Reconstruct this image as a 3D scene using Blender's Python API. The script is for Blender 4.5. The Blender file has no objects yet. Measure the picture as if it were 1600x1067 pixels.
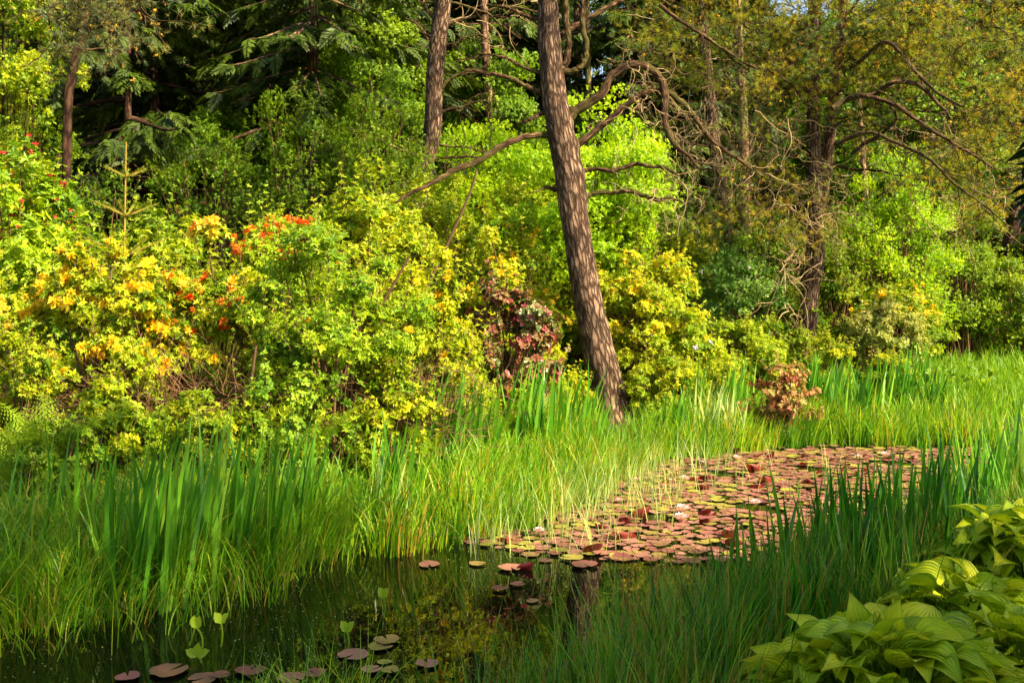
import bpy, math
import numpy as np

# ------------------------------------------------------------------ camera, sky, sun, exposure
S = bpy.context.scene
S.render.engine = 'CYCLES'
F = 1600.0; HY = 440.0; EYE = 1.9           # focal length in photo pixels, horizon row, eye height above the water
cam = bpy.data.objects.new('camera', bpy.data.cameras.new('camera'))
S.collection.objects.link(cam)
cam.location = (0, 0, EYE)
cam.rotation_euler = (math.radians(90), 0, 0)
cam.data.sensor_width = 36; cam.data.lens = 36.0 * F / 1600
cam.data.shift_y = -(533.5 - HY) / 1600
cam.data.clip_end = 2000
S.camera = cam

SUN_EL, SUN_AZ = 42.0, 122.0                # azimuth clockwise from +Y (north): the sun stands behind the camera's right shoulder
w = bpy.data.worlds.new('World'); S.world = w; w.use_nodes = True
nt = w.node_tree
sky = nt.nodes.new('ShaderNodeTexSky'); sky.sky_type = 'NISHITA'; sky.sun_disc = False; sky.dust_density = 3.0; sky.ozone_density = .6
sky.sun_elevation = math.radians(SUN_EL); sky.sun_rotation = math.radians(SUN_AZ)
nt.links.new(sky.outputs[0], nt.nodes['Background'].inputs[0])
nt.nodes['Background'].inputs[1].default_value = 0.105
sl = bpy.data.lights.new('sun', 'SUN'); sl.energy = 5.0; sl.angle = math.radians(0.5); sl.color = (1, .84, .56)
so = bpy.data.objects.new('sun', sl); S.collection.objects.link(so)
so.rotation_euler = (math.radians(90 - SUN_EL), 0, math.radians(180 - SUN_AZ))
# a sun lamp shines along its -Z: the tilt above leans it so that it comes from azimuth SUN_AZ
from mathutils import Vector
sd_ = Vector((math.sin(math.radians(SUN_AZ)) * math.cos(math.radians(SUN_EL)), math.cos(math.radians(SUN_AZ)) * math.cos(math.radians(SUN_EL)), math.sin(math.radians(SUN_EL))))
so.rotation_euler = sd_.to_track_quat('Z', 'Y').to_euler()
S.view_settings.view_transform = 'Standard'; S.view_settings.look = 'None'
S.view_settings.gamma = 1.0; S.view_settings.use_curve_mapping = False
S.view_settings.exposure = 1.55
S.cycles.max_bounces = 7; S.cycles.diffuse_bounces = 3; S.cycles.glossy_bounces = 3
S.cycles.transmission_bounces = 4; S.cycles.transparent_max_bounces = 8
S.cycles.sample_clamp_indirect = 6
rng = np.random.default_rng(7)
COL = S.collection.objects
R = np.radians

# ------------------------------------------------------------------ materials
def mat(name):
    m = bpy.data.materials.new(name); m.use_nodes = True
    return m, m.node_tree, m.node_tree.nodes['Principled BSDF']

def ramp(nt, stops, fac, const=False):
    r = nt.nodes.new('ShaderNodeValToRGB')
    el = r.color_ramp.elements
    while len(el) < len(stops): el.new(0.5)
    for i, c in enumerate(stops):
        el[i].position = i / max(1, len(stops) - 1); el[i].color = (*c, 1)
    nt.links.new(fac, r.inputs[0])
    return r

def leaf_mat(name, stops, tr=.4, rough=.5, boost=1.35, spec=.35):
    """leaf surface: colour runs through STOPS by the leaf's own tint; light also comes through the blade"""
    m, nt, p = mat(name)
    if 'petal' not in name and 'pad' not in name and 'rhodo' not in name and 'blade' not in name: stops = [(min(.8, c[0] * 1.07), c[1], c[2] * .8) for c in stops]
    a = nt.nodes.new('ShaderNodeAttribute'); a.attribute_name = 'tint'
    r = ramp(nt, stops, a.outputs['Fac'])
    nt.links.new(r.outputs[0], p.inputs['Base Color'])
    p.inputs['Roughness'].default_value = rough
    p.inputs['Specular IOR Level'].default_value = spec
    if tr > 0:
        t = nt.nodes.new('ShaderNodeBsdfTranslucent')
        mx = nt.nodes.new('ShaderNodeMixShader'); mx.inputs[0].default_value = tr
        mul = nt.nodes.new('ShaderNodeMixRGB'); mul.blend_type = 'MULTIPLY'; mul.inputs[0].default_value = 1
        mul.inputs[2].default_value = (boost * 1.05, boost, boost * .6, 1)
        nt.links.new(r.outputs[0], mul.inputs[1]); nt.links.new(mul.outputs[0], t.inputs[0])
        nt.links.new(p.outputs[0], mx.inputs[1]); nt.links.new(t.outputs[0], mx.inputs[2])
        nt.links.new(mx.outputs[0], nt.nodes['Material Output'].inputs[0])
    return m

def bark_mat(name, dark, mid, light, scale=9.0, bump=.6, moss=None, plates=True):
    m, nt, p = mat(name)
    a = nt.nodes.new('ShaderNodeAttribute'); a.attribute_name = 'lc'
    mp = nt.nodes.new('ShaderNodeMapping'); mp.inputs['Scale'].default_value = (scale, scale, scale * .31)
    nt.links.new(a.outputs['Vector'], mp.inputs[0])
    n0 = nt.nodes.new('ShaderNodeTexNoise'); n0.inputs['Scale'].default_value = 1.7; n0.inputs['Detail'].default_value = 8; n0.inputs['Roughness'].default_value = .65
    nt.links.new(mp.outputs[0], n0.inputs[0])
    add = nt.nodes.new('ShaderNodeMixRGB'); add.blend_type = 'LINEAR_LIGHT'; add.inputs[0].default_value = .5
    nt.links.new(mp.outputs[0], add.inputs[1]); nt.links.new(n0.outputs['Color'], add.inputs[2])
    v = nt.nodes.new('ShaderNodeTexVoronoi'); v.feature = 'DISTANCE_TO_EDGE'; v.inputs['Scale'].default_value = 1.0
    nt.links.new(add.outputs[0], v.inputs[0])
    mr = nt.nodes.new('ShaderNodeMapRange'); mr.inputs[1].default_value = .0; mr.inputs[2].default_value = .24
    nt.links.new(v.outputs['Distance'], mr.inputs[0])
    n1 = nt.nodes.new('ShaderNodeTexNoise'); n1.inputs['Scale'].default_value = 2.5; n1.inputs['Detail'].default_value = 8; n1.inputs['Roughness'].default_value = .7
    nt.links.new(mp.outputs[0], n1.inputs[0])
    c1 = ramp(nt, [mid, light, mid, light], n1.outputs[0])
    mx = nt.nodes.new('ShaderNodeMixRGB'); mx.inputs[1].default_value = (*dark, 1)
    nt.links.new(mr.outputs[0], mx.inputs[0]); nt.links.new(c1.outputs[0], mx.inputs[2])
    last = mx
    nl = nt.nodes.new('ShaderNodeTexNoise'); nl.inputs['Scale'].default_value = 3.2; nl.inputs['Detail'].default_value = 5
    nt.links.new(a.outputs['Vector'], nl.inputs[0])
    lr = nt.nodes.new('ShaderNodeMapRange'); lr.inputs[1].default_value = .36; lr.inputs[2].default_value = .62; lr.inputs[3].default_value = .5; lr.inputs[4].default_value = 1.1
    nt.links.new(nl.outputs[0], lr.inputs[0])
    ml = nt.nodes.new('ShaderNodeMixRGB'); ml.blend_type = 'MULTIPLY'; ml.inputs[0].default_value = 1
    nt.links.new(mx.outputs[0], ml.inputs[1]); nt.links.new(lr.outputs[0], ml.inputs[2]); last = ml
    if moss:
        n2 = nt.nodes.new('ShaderNodeTexNoise'); n2.inputs['Scale'].default_value = 1.1; n2.inputs['Detail'].default_value = 6
        nt.links.new(a.outputs['Vector'], n2.inputs[0])
        rr = nt.nodes.new('ShaderNodeMapRange'); rr.inputs[1].default_value = .5; rr.inputs[2].default_value = .68
        nt.links.new(n2.outputs[0], rr.inputs[0])
        m2 = nt.nodes.new('ShaderNodeMixRGB'); m2.inputs[2].default_value = (*moss, 1)
        nt.links.new(rr.outputs[0], m2.inputs[0]); nt.links.new(last.outputs[0], m2.inputs[1]); last = m2
    nt.links.new(last.outputs[0], p.inputs['Base Color'])
    p.inputs['Roughness'].default_value = .85; p.inputs['Specular IOR Level'].default_value = .15
    am = nt.nodes.new('ShaderNodeMath'); am.operation = 'MULTIPLY_ADD'; am.inputs[1].default_value = .3
    nt.links.new(n1.outputs[0], am.inputs[0]); nt.links.new(mr.outputs[0], am.inputs[2])
    b = nt.nodes.new('ShaderNodeBump'); b.inputs['Strength'].default_value = bump; b.inputs['Distance'].default_value = .03
    nt.links.new(am.outputs[0], b.inputs['Height']); nt.links.new(b.outputs[0], p.inputs['Normal'])
    return m

def twig_mat(name, c1, c2):
    m, nt, p = mat(name)
    a = nt.nodes.new('ShaderNodeAttribute'); a.attribute_name = 'tint'
    r = ramp(nt, [c1, c2], a.outputs['Fac'])
    nt.links.new(r.outputs[0], p.inputs['Base Color']); p.inputs['Roughness'].default_value = .8
    p.inputs['Specular IOR Level'].default_value = .2
    return m

M = {}
M['azalea'] = leaf_mat('azalea_leaf', [(.10, .21, .008), (.21, .34, .01), (.36, .46, .014), (.54, .56, .02)], .42)
M['azalea_yellow'] = leaf_mat('azalea_leaf_yellow', [(.13, .26, .007), (.25, .39, .009), (.40, .50, .012), (.56, .56, .02)], .42)
M['azalea_fresh'] = leaf_mat('azalea_leaf_fresh', [(.10, .22, .01), (.20, .36, .012), (.33, .48, .016), (.50, .60, .03)], .42)
M['maple'] = leaf_mat('maple_leaf', [(.16, .34, .005), (.30, .50, .008), (.48, .64, .014)], .45)
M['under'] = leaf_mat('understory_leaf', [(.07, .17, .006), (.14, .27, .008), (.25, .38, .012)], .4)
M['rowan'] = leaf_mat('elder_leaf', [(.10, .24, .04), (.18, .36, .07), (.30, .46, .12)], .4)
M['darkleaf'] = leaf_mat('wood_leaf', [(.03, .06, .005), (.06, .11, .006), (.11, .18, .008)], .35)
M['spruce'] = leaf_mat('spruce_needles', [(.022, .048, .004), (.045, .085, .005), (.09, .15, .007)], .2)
M['sapling'] = leaf_mat('sapling_needles', [(.18, .26, .02), (.34, .36, .03)], .3)
M['pine'] = leaf_mat('pine_needles', [(.09, .19, .06), (.15, .24, .02), (.25, .31, .014), (.38, .38, .016), (.50, .40, .02)], .3)
M['pine_grey'] = leaf_mat('pine_needles_grey', [(.10, .17, .10), (.18, .22, .09), (.32, .28, .06)], .3)
M['burgundy'] = leaf_mat('purple_leaf', [(.09, .13, .035), (.13, .17, .045), (.20, .11, .05), (.26, .06, .06)], .15, .35)
M['bronze'] = leaf_mat('bronze_leaf', [(.20, .06, .025), (.34, .13, .05), (.46, .30, .14), (.26, .30, .05)], .3)
M['cream'] = leaf_mat('cream_edged_leaf', [(.13, .22, .03), (.28, .36, .07), (.50, .52, .18)], .35)
M['low'] = leaf_mat('herb_leaf', [(.09, .22, .01), (.20, .36, .015), (.34, .48, .02)], .4)
M['fern'] = leaf_mat('fern_leaf', [(.12, .26, .01), (.30, .44, .02)], .45)
M['sedge'] = leaf_mat('sedge_blade', [(.045, .15, .005), (.10, .27, .007), (.19, .40, .009), (.36, .48, .015), (.46, .30, .04)], .4, .45)
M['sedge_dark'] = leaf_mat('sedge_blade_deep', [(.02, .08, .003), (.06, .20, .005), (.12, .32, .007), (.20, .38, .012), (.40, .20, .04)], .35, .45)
M['meadow'] = leaf_mat('meadow_blade', [(.07, .20, .004), (.17, .35, .006), (.33, .46, .010)], .4)
M['iris'] = leaf_mat('iris_blade', [(.035, .15, .008), (.08, .26, .012), (.15, .36, .02), (.34, .50, .05)], .35, .35, spec=.5)
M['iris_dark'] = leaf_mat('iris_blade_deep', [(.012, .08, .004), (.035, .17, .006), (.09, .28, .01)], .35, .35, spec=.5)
M['blue_grass'] = leaf_mat('pale_grass_blade', [(.20, .36, .10), (.42, .52, .18), (.5, .5, .1)], .3)
M['rhodo'] = leaf_mat('rhododendron_leaf', [(.008, .025, .012), (.015, .045, .018)], .05, .25, spec=.6)
M['f_yellow'] = leaf_mat('yellow_petal', [(.88, .50, .01), (.92, .64, .02), (.92, .74, .05)], .35, boost=1.1)
M['f_pale'] = leaf_mat('pale_yellow_petal', [(.85, .62, .03), (.92, .74, .12)], .35, boost=1.1)
M['f_orange'] = leaf_mat('orange_petal', [(.80, .09, .01), (.90, .20, .02), (.92, .40, .05)], .3, boost=1.1)
M['f_red'] = leaf_mat('red_petal', [(.55, .01, .02), (.75, .03, .05), (.75, .08, .06)], .3, boost=1.1)
M['f_pink'] = leaf_mat('pink_petal', [(.5, .05, .12), (.7, .18, .25)], .3, boost=1.1)
M['f_lilac'] = leaf_mat('lilac_petal', [(.5, .42, .6), (.75, .68, .8)], .3, boost=1.1)
M['f_white'] = leaf_mat('white_petal', [(.75, .72, .68), (.8, .8, .74)], .3, boost=1.0)
M['f_lily'] = leaf_mat('lily_petal', [(.8, .42, .42), (.85, .75, .70)], .3, boost=1.0)
M['cone'] = leaf_mat('pine_flower', [(.45, .22, .02), (.65, .38, .03)], .1)
M['red_leaf'] = leaf_mat('raised_pad_leaf', [(.07, .006, .006), (.20, .02, .014)], .2, .3, spec=.5)
M['pine_bark'] = bark_mat('pine_bark', (.05, .025, .014), (.17, .092, .052), (.38, .26, .175), 16, 1.0, moss=None)
M['pine_bark_red'] = bark_mat('pine_bark_red', (.06, .025, .012), (.27, .14, .07), (.46, .29, .18), 10, .8, moss=(.13, .14, .03))
M['branch_bark'] = bark_mat('branch_bark', (.03, .015, .007), (.11, .055, .025), (.20, .12, .055), 18, .7, moss=(.10, .095, .02))
M['dark_bark'] = bark_mat('dark_bark', (.02, .01, .006), (.07, .035, .018), (.14, .07, .04), 9, .6)
M['stem'] = twig_mat('shrub_stem', (.06, .03, .015), (.22, .12, .06))
M['pale_twig'] = twig_mat('dead_twig', (.24, .15, .06), (.52, .38, .20))
M['dry_twig'] = twig_mat('dry_brushwood', (.07, .035, .015), (.28, .15, .07))

def water_mat():
    m, nt, p = mat('pond_water')
    p.inputs['Base Color'].default_value = (.003, .0035, .0015, 1)
    p.inputs['Roughness'].default_value = .005; p.inputs['IOR'].default_value = 1.33
    tc = nt.nodes.new('ShaderNodeTexCoord')
    n = nt.nodes.new('ShaderNodeTexNoise'); n.inputs['Scale'].default_value = 5; n.inputs['Detail'].default_value = 2
    nt.links.new(tc.outputs['Object'], n.inputs[0])
    b = nt.nodes.new('ShaderNodeBump'); b.inputs['Strength'].default_value = .03; b.inputs['Distance'].default_value = .02
    nt.links.new(n.outputs[0], b.inputs['Height']); nt.links.new(b.outputs[0], p.inputs['Normal'])
    return m
def ground_mat():
    m, nt, p = mat('soil_and_litter')
    tc = nt.nodes.new('ShaderNodeTexCoord')
    n = nt.nodes.new('ShaderNodeTexNoise'); n.inputs['Scale'].default_value = 1.2; n.inputs['Detail'].default_value = 10; n.inputs['Roughness'].default_value = .7
    nt.links.new(tc.outputs['Object'], n.inputs[0])
    r = ramp(nt, [(.012, .008, .004), (.035, .02, .009), (.045, .05, .012), (.06, .10, .015), (.10, .07, .03)], n.outputs[0])
    nt.links.new(r.outputs[0], p.inputs['Base Color']); p.inputs['Roughness'].default_value = .95
    n2 = nt.nodes.new('ShaderNodeTexNoise'); n2.inputs['Scale'].default_value = 30; n2.inputs['Detail'].default_value = 6
    nt.links.new(tc.outputs['Object'], n2.inputs[0])
    b = nt.nodes.new('ShaderNodeBump'); b.inputs['Strength'].default_value = .8; b.inputs['Distance'].default_value = .05
    nt.links.new(n2.outputs[0], b.inputs['Height']); nt.links.new(b.outputs[0], p.inputs['Normal'])
    return m
def pad_mat():
    m, nt, p = mat('lily_pad_skin')
    a = nt.nodes.new('ShaderNodeAttribute'); a.attribute_name = 'tint'
    oi = nt.nodes.new('ShaderNodeObjectInfo')
    ad = nt.nodes.new('ShaderNodeMath'); ad.operation = 'ADD'
    nt.links.new(a.outputs['Fac'], ad.inputs[0]); nt.links.new(oi.outputs['Random'], ad.inputs[1])
    fr = nt.nodes.new('ShaderNodeMath'); fr.operation = 'FRACT'; nt.links.new(ad.outputs[0], fr.inputs[0])
    r = ramp(nt, [(.15, .045, .04), (.25, .095, .07), (.31, .15, .10), (.20, .08, .06), (.28, .26, .04), (.17, .06, .045)], fr.outputs[0])
    tc = nt.nodes.new('ShaderNodeTexCoord')
    n = nt.nodes.new('ShaderNodeTexNoise'); n.inputs['Scale'].default_value = 14; n.inputs['Detail'].default_value = 6
    nt.links.new(tc.outputs['Object'], n.inputs[0])
    mx = nt.nodes.new('ShaderNodeMixRGB'); mx.blend_type = 'OVERLAY'; mx.inputs[0].default_value = .6
    nt.links.new(r.outputs[0], mx.inputs[1]); nt.links.new(n.outputs[0], mx.inputs[2])
    nt.links.new(mx.outputs[0], p.inputs['Base Color'])
    p.inputs['Roughness'].default_value = .38; p.inputs['Specular IOR Level'].default_value = .3
    b = nt.nodes.new('ShaderNodeBump'); b.inputs['Strength'].default_value = .3; b.inputs['Distance'].default_value = .01
    nt.links.new(n.outputs[0], b.inputs['Height']); nt.links.new(b.outputs[0], p.inputs['Normal'])
    return m
def hosta_mat():
    """yellow-green blade with a deep green margin and parallel veins; lc = (across -1..1, along 0..1, random)"""
    m, nt, p = mat('hosta_leaf')
    a = nt.nodes.new('ShaderNodeAttribute'); a.attribute_name = 'lc'
    sep = nt.nodes.new('ShaderNodeSeparateXYZ'); nt.links.new(a.outputs['Vector'], sep.inputs[0])
    n = nt.nodes.new('ShaderNodeTexNoise'); n.inputs['Scale'].default_value = 1; n.inputs['Detail'].default_value = 4
    mp = nt.nodes.new('ShaderNodeMapping'); mp.inputs['Scale'].default_value = (5, 1.6, 9)
    nt.links.new(a.outputs['Vector'], mp.inputs[0]); nt.links.new(mp.outputs[0], n.inputs[0])
    ab = nt.nodes.new('ShaderNodeMath'); ab.operation = 'ABSOLUTE'; nt.links.new(sep.outputs[0], ab.inputs[0])
    ma = nt.nodes.new('ShaderNodeMath'); ma.operation = 'MULTIPLY_ADD'; ma.inputs[1].default_value = 1.3
    nt.links.new(n.outputs[0], ma.inputs[0]); nt.links.new(ab.outputs[0], ma.inputs[2])
    mr = nt.nodes.new('ShaderNodeMapRange'); mr.inputs[1].default_value = 1.3; mr.inputs[2].default_value = 1.9
    nt.links.new(ma.outputs[0], mr.inputs[0])
    at = nt.nodes.new('ShaderNodeAttribute'); at.attribute_name = 'tint'
    c1 = ramp(nt, [(.34, .52, .006), (.54, .68, .008), (.74, .76, .012)], at.outputs['Fac'])
    mx = nt.nodes.new('ShaderNodeMixRGB'); mx.inputs[2].default_value = (.12, .29, .008, 1)
    nt.links.new(mr.outputs[0], mx.inputs[0]); nt.links.new(c1.outputs[0], mx.inputs[1])
    sn = nt.nodes.new('ShaderNodeMath'); sn.operation = 'SINE'
    mm = nt.nodes.new('ShaderNodeMath'); mm.operation = 'MULTIPLY'; mm.inputs[1].default_value = 30
    nt.links.new(sep.outputs[0], mm.inputs[0]); nt.links.new(mm.outputs[0], sn.inputs[0])
    b = nt.nodes.new('ShaderNodeBump'); b.inputs['Strength'].default_value = .7; b.inputs['Distance'].default_value = .003
    nt.links.new(sn.outputs[0], b.inputs['Height']); nt.links.new(b.outputs[0], p.inputs['Normal'])
    mr2 = nt.nodes.new('ShaderNodeMapRange'); mr2.inputs[1].default_value = -1; mr2.inputs[2].default_value = -.4; mr2.inputs[3].default_value = .8; mr2.inputs[4].default_value = 1.0
    nt.links.new(sn.outputs[0], mr2.inputs[0])
    mv = nt.nodes.new('ShaderNodeMixRGB'); mv.blend_type = 'MULTIPLY'; mv.inputs[0].default_value = 1
    nt.links.new(mx.outputs[0], mv.inputs[1]); nt.links.new(mr2.outputs[0], mv.inputs[2])
    nt.links.new(mv.outputs[0], p.inputs['Base Color']); p.inputs['Roughness'].default_value = .5; p.inputs['Specular IOR Level'].default_value = .3
    t = nt.nodes.new('ShaderNodeBsdfTranslucent'); nt.links.new(mv.outputs[0], t.inputs[0])
    ms = nt.nodes.new('ShaderNodeMixShader'); ms.inputs[0].default_value = .3
    nt.links.new(p.outputs[0], ms.inputs[1]); nt.links.new(t.outputs[0], ms.inputs[2])
    nt.links.new(ms.outputs[0], nt.nodes['Material Output'].inputs[0])
    return m
M['water'] = water_mat(); M['ground'] = ground_mat(); M['pad'] = pad_mat(); M['hosta'] = hosta_mat()

# ------------------------------------------------------------------ mesh tools
def nrm(a):
    return a / np.maximum(1e-9, np.linalg.norm(a, axis=-1, keepdims=True))

class MB:
    """collects faces and links them as one mesh object"""
    def __init__(s): s.v = []; s.f = []; s.t = []; s.m = []; s.sm = []; s.lc = []; s.n = 0
    def add(s, V, Fc, tint=0.5, mi=0, smooth=False, lc=None):
        V = np.asarray(V, np.float32).reshape(-1, 3); Fc = np.asarray(Fc, np.int64)
        s.v.append(V); s.f.append(Fc + s.n); s.n += len(V)
        s.t.append(np.broadcast_to(np.asarray(tint, np.float32).ravel() if np.ndim(tint) else np.float32(tint), (len(Fc),)))
        s.m.append(np.full(len(Fc), mi, np.int32)); s.sm.append(np.full(len(Fc), smooth, bool))
        s.lc.append(np.zeros_like(V) if lc is None else np.asarray(lc, np.float32).reshape(-1, 3))
    def mesh(s, name, mats):
        me = bpy.data.meshes.new(name)
        V = np.concatenate(s.v); me.vertices.add(len(V)); me.vertices.foreach_set('co', V.ravel())
        tot = np.concatenate([np.full(len(f), f.shape[1], np.int32) for f in s.f])
        idx = np.concatenate([f.ravel() for f in s.f]).astype(np.int32)
        me.loops.add(len(idx)); me.loops.foreach_set('vertex_index', idx)
        me.polygons.add(len(tot))
        me.polygons.foreach_set('loop_start', np.concatenate([[0], np.cumsum(tot)[:-1]]).astype(np.int32))
        me.polygons.foreach_set('material_index', np.concatenate(s.m))
        me.polygons.foreach_set('use_smooth', np.concatenate(s.sm))
        a = me.attributes.new('tint', 'FLOAT', 'FACE'); a.data.foreach_set('value', np.clip(np.concatenate(s.t), 0, 1).astype(np.float32))
        l = me.attributes.new('lc', 'FLOAT_VECTOR', 'POINT'); l.data.foreach_set('vector', np.concatenate(s.lc).ravel())
        me.update(calc_edges=True)
        for m in mats: me.materials.append(m)
        return me
    def build(s, name, mats, parent=None, **kw):
        if not isinstance(mats, (list, tuple)): mats = [mats]
        me = s.mesh(name, mats)
        o = bpy.data.objects.new(name, me); COL.link(o)
        if parent is not None:
            o.parent = parent
            o.matrix_parent_inverse.identity()
            me.vertices.foreach_get('co', buf := np.empty(len(me.vertices) * 3, np.float32))
            org = np.zeros(3, np.float32); q = parent
            while q is not None: org = org + np.array(q.location, np.float32); q = q.parent
            buf = buf.reshape(-1, 3) - org; me.vertices.foreach_set('co', buf.ravel())
        for k, v in kw.items(): o[k] = v
        return o

def thing(name, loc, label, cat, group=None):
    o = bpy.data.objects.new(name, None); COL.link(o); o.location = [float(c) for c in loc]
    o.empty_display_size = .1
    o['label'] = label; o['category'] = cat
    if group: o['group'] = group
    return o

def copy_tree(src, loc, label, scale=1.0, rot=0.0, cat=None, group=None, parent=None):
    c = src.copy(); COL.link(c)
    if parent is None:
        c.location = [float(v) for v in loc]; c.scale = (scale,) * 3 if np.ndim(scale) == 0 else scale; c.rotation_euler = (0, 0, rot); c['label'] = label
        if group: c['group'] = group
    else: c.parent = parent
    for ch in list(src.children): copy_tree(ch, None, None, parent=c)
    return c

def W(px, py, Y): return np.array([(px - 800) * Y / F, Y, EYE - (py - HY) * Y / F])

def stamp(mb, T, Fc, pos, D, N, scale, tint, mi=0, smooth=False, tf=None, lcT=None):
    """places the template T (axis along its x) at every POS with direction D and normal N"""
    D = nrm(D); Y = nrm(np.cross(N, D)); Z = np.cross(D, Y)
    sc = np.asarray(scale, float)
    sc = sc[:, None, None] if sc.ndim == 1 else (sc[:, None, :] if sc.ndim == 2 else sc)
    Ts = T[None] * sc
    V = pos[:, None] + Ts[..., 0:1] * D[:, None] + Ts[..., 1:2] * Y[:, None] + Ts[..., 2:3] * Z[:, None]
    n = len(pos)
    Fa = (Fc[None] + (np.arange(n) * len(T))[:, None, None]).reshape(-1, Fc.shape[1])
    tt = np.broadcast_to(np.asarray(tint, float).reshape(-1, 1), (n, len(Fc)))
    if tf is not None: tt = tt + tf[None]
    lc = None
    if lcT is not None:
        lc = np.repeat(lcT[None], n, 0).copy(); lc[..., 2] = rng.random((n, 1)) * 9
    mb.add(V, Fa, tt.ravel(), mi, smooth, lc)

def variants(mb, temps, pos, D, N, scale, tint, mi=0, smooth=False):
    k = rng.integers(0, len(temps), len(pos))
    scale = np.asarray(scale, float) * np.ones(len(pos)); tint = np.asarray(tint, float) * np.ones(len(pos))
    for i, t in enumerate(temps):
        q = k == i
        if q.any(): stamp(mb, t[0], t[1], pos[q], D[q], N[q], scale[q], tint[q], mi, smooth, t[2] if len(t) > 2 else None)

def tubes(mb, P, Rd, sides=4, tint=.5, mi=0, smooth=True):
    """P (N,S,3) centre lines, Rd (N,S) radii"""
    P = np.asarray(P, float); Rd = np.asarray(Rd, float)
    if P.ndim == 2: P = P[None]; Rd = Rd[None]
    N, Sg, _ = P.shape
    T = np.gradient(P, axis=1); T = nrm(T)
    ref = np.where(np.abs(T[..., 2:3]) > .8, np.array([1., 0, 0]), np.array([0, 0, 1.]))
    A = nrm(np.cross(T, ref)); B = np.cross(T, A)
    if N == 1:   # parallel transport for the long hero pieces
        a = A[0, 0]
        for i in range(Sg):
            a = a - T[0, i] * a.dot(T[0, i]); a /= np.linalg.norm(a) + 1e-9
            A[0, i] = a; B[0, i] = np.cross(T[0, i], a)
    an = np.arange(sides) * 2 * np.pi / sides
    ring = np.cos(an)[None, None, :, None] * A[:, :, None] + np.sin(an)[None, None, :, None] * B[:, :, None]
    V = P[:, :, None] + ring * Rd[:, :, None, None]
    L = np.concatenate([np.zeros((N, 1)), np.cumsum(np.linalg.norm(np.diff(P, axis=1), axis=-1), 1)], 1)
    r0 = Rd.max(1)
    off = rng.random((N, 1, 1)) * 20
    lc = np.stack([np.cos(an)[None, None] * r0[:, None, None] + 0 * L[..., None] + off, np.sin(an)[None, None] * r0[:, None, None] + 0 * L[..., None], L[..., None] + 0 * an], -1)
    i = np.arange(Sg - 1)[:, None] * sides; j = np.arange(sides)[None]; j2 = (j + 1) % sides
    q = np.stack([i + j, i + j2, i + sides + j2, i + sides + j], -1).reshape(-1, 4)
    Fa = (q[None] + (np.arange(N) * Sg * sides)[:, None, None]).reshape(-1, 4)
    tt = np.repeat(np.broadcast_to(np.asarray(tint, float), (N,)), len(q)) if np.ndim(tint) else tint
    mb.add(V, Fa, tt, mi, smooth, lc)

def spline(pts, n):
    """Catmull-Rom through the rows of PTS"""
    p = np.asarray(pts, float); p = np.vstack([2 * p[0] - p[1], p, 2 * p[-1] - p[-2]])
    out = []; m = len(p) - 3
    for t in np.linspace(0, m - 1e-6, n):
        i = int(t); u = t - i; a, b, c, d = p[i:i + 4]
        out.append(.5 * ((2 * b) + (c - a) * u + (2 * a - 5 * b + 4 * c - d) * u * u + (3 * b - a - 3 * c + d) * u ** 3))
    return np.array(out)

def limb(pts, Y, n=24):
    """rows (px, py, width px[, depth offset]) of the photograph at depth Y -> centre line and radii in metres"""
    a = np.array([(*W(p[0], p[1], Y + (p[3] if len(p) > 3 else 0)), p[2] * (Y) / F / 2) for p in pts])
    s = spline(a, n)
    return s[:, :3], np.maximum(.002, s[:, 3])

def wander(st, dr, ln, Sg=8, wig=.35, grav=0.0):
    N = len(st); P = np.zeros((N, Sg, 3)); P[:, 0] = st; d = nrm(dr)
    for i in range(1, Sg):
        d = nrm(d + rng.normal(0, wig, (N, 3)) + np.array([0, 0, grav]))
        P[:, i] = P[:, i - 1] + d * (ln / (Sg - 1))[:, None]
    return P

# templates ---------------------------------------------------------
def kite(w=.22, fold=.08, mid=.45):
    return np.array([(0, 0, 0), (mid, w, fold), (1, 0, -fold), (mid, -w, fold)]), np.array([(0, 2, 1), (0, 3, 2)])
def leaf6(w=.2, fold=.06, droop=.12):
    return (np.array([(0, 0, 0), (.35, w, fold), (.72, w * .8, fold - droop * .4), (1, 0, -droop), (.72, -w * .8, fold - droop * .4), (.35, -w, fold)]),
            np.array([(0, 1, 2, 3), (0, 3, 4, 5)]))
def merge(parts):
    V = []; Fc = []; t = []; n = 0
    for v, f, tt in parts:
        V.append(v); Fc.append(f + n); n += len(v); t.append(np.full(len(f), tt))
    return np.concatenate(V), np.concatenate(Fc), np.concatenate(t)
def place(T, d, up, L, off=0.0):
    d = nrm(np.array(d, float)); y = nrm(np.cross(up, d)); z = np.cross(d, y)
    return (T[:, 0:1] * d + T[:, 1:2] * y + T[:, 2:3] * z) * L + off * d
def rosette(n=6, el=25, w=.2, base=leaf6):
    ps = []
    for k in range(n):
        a = 2 * np.pi * k / n + rng.normal(0, .2); e = R(el + rng.normal(0, 12))
        T, Fq = base(w * rng.uniform(.85, 1.15))
        d = (np.sin(e), np.cos(e) * np.cos(a), np.cos(e) * np.sin(a))
        ps.append((place(T, d, np.array([1., 0, 0]), rng.uniform(.75, 1.1), 0), Fq, rng.normal(0, .08)))
    for k in range(max(1, n // 3)):
        a = rng.uniform(0, 6.28); T, Fq = base(w * .7)
        ps.append((place(T, (.8, .5 * np.cos(a), .5 * np.sin(a)), np.array([0, np.cos(a + 1.5), np.sin(a + 1.5)]), .6), Fq, .25))
    return merge(ps)
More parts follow.
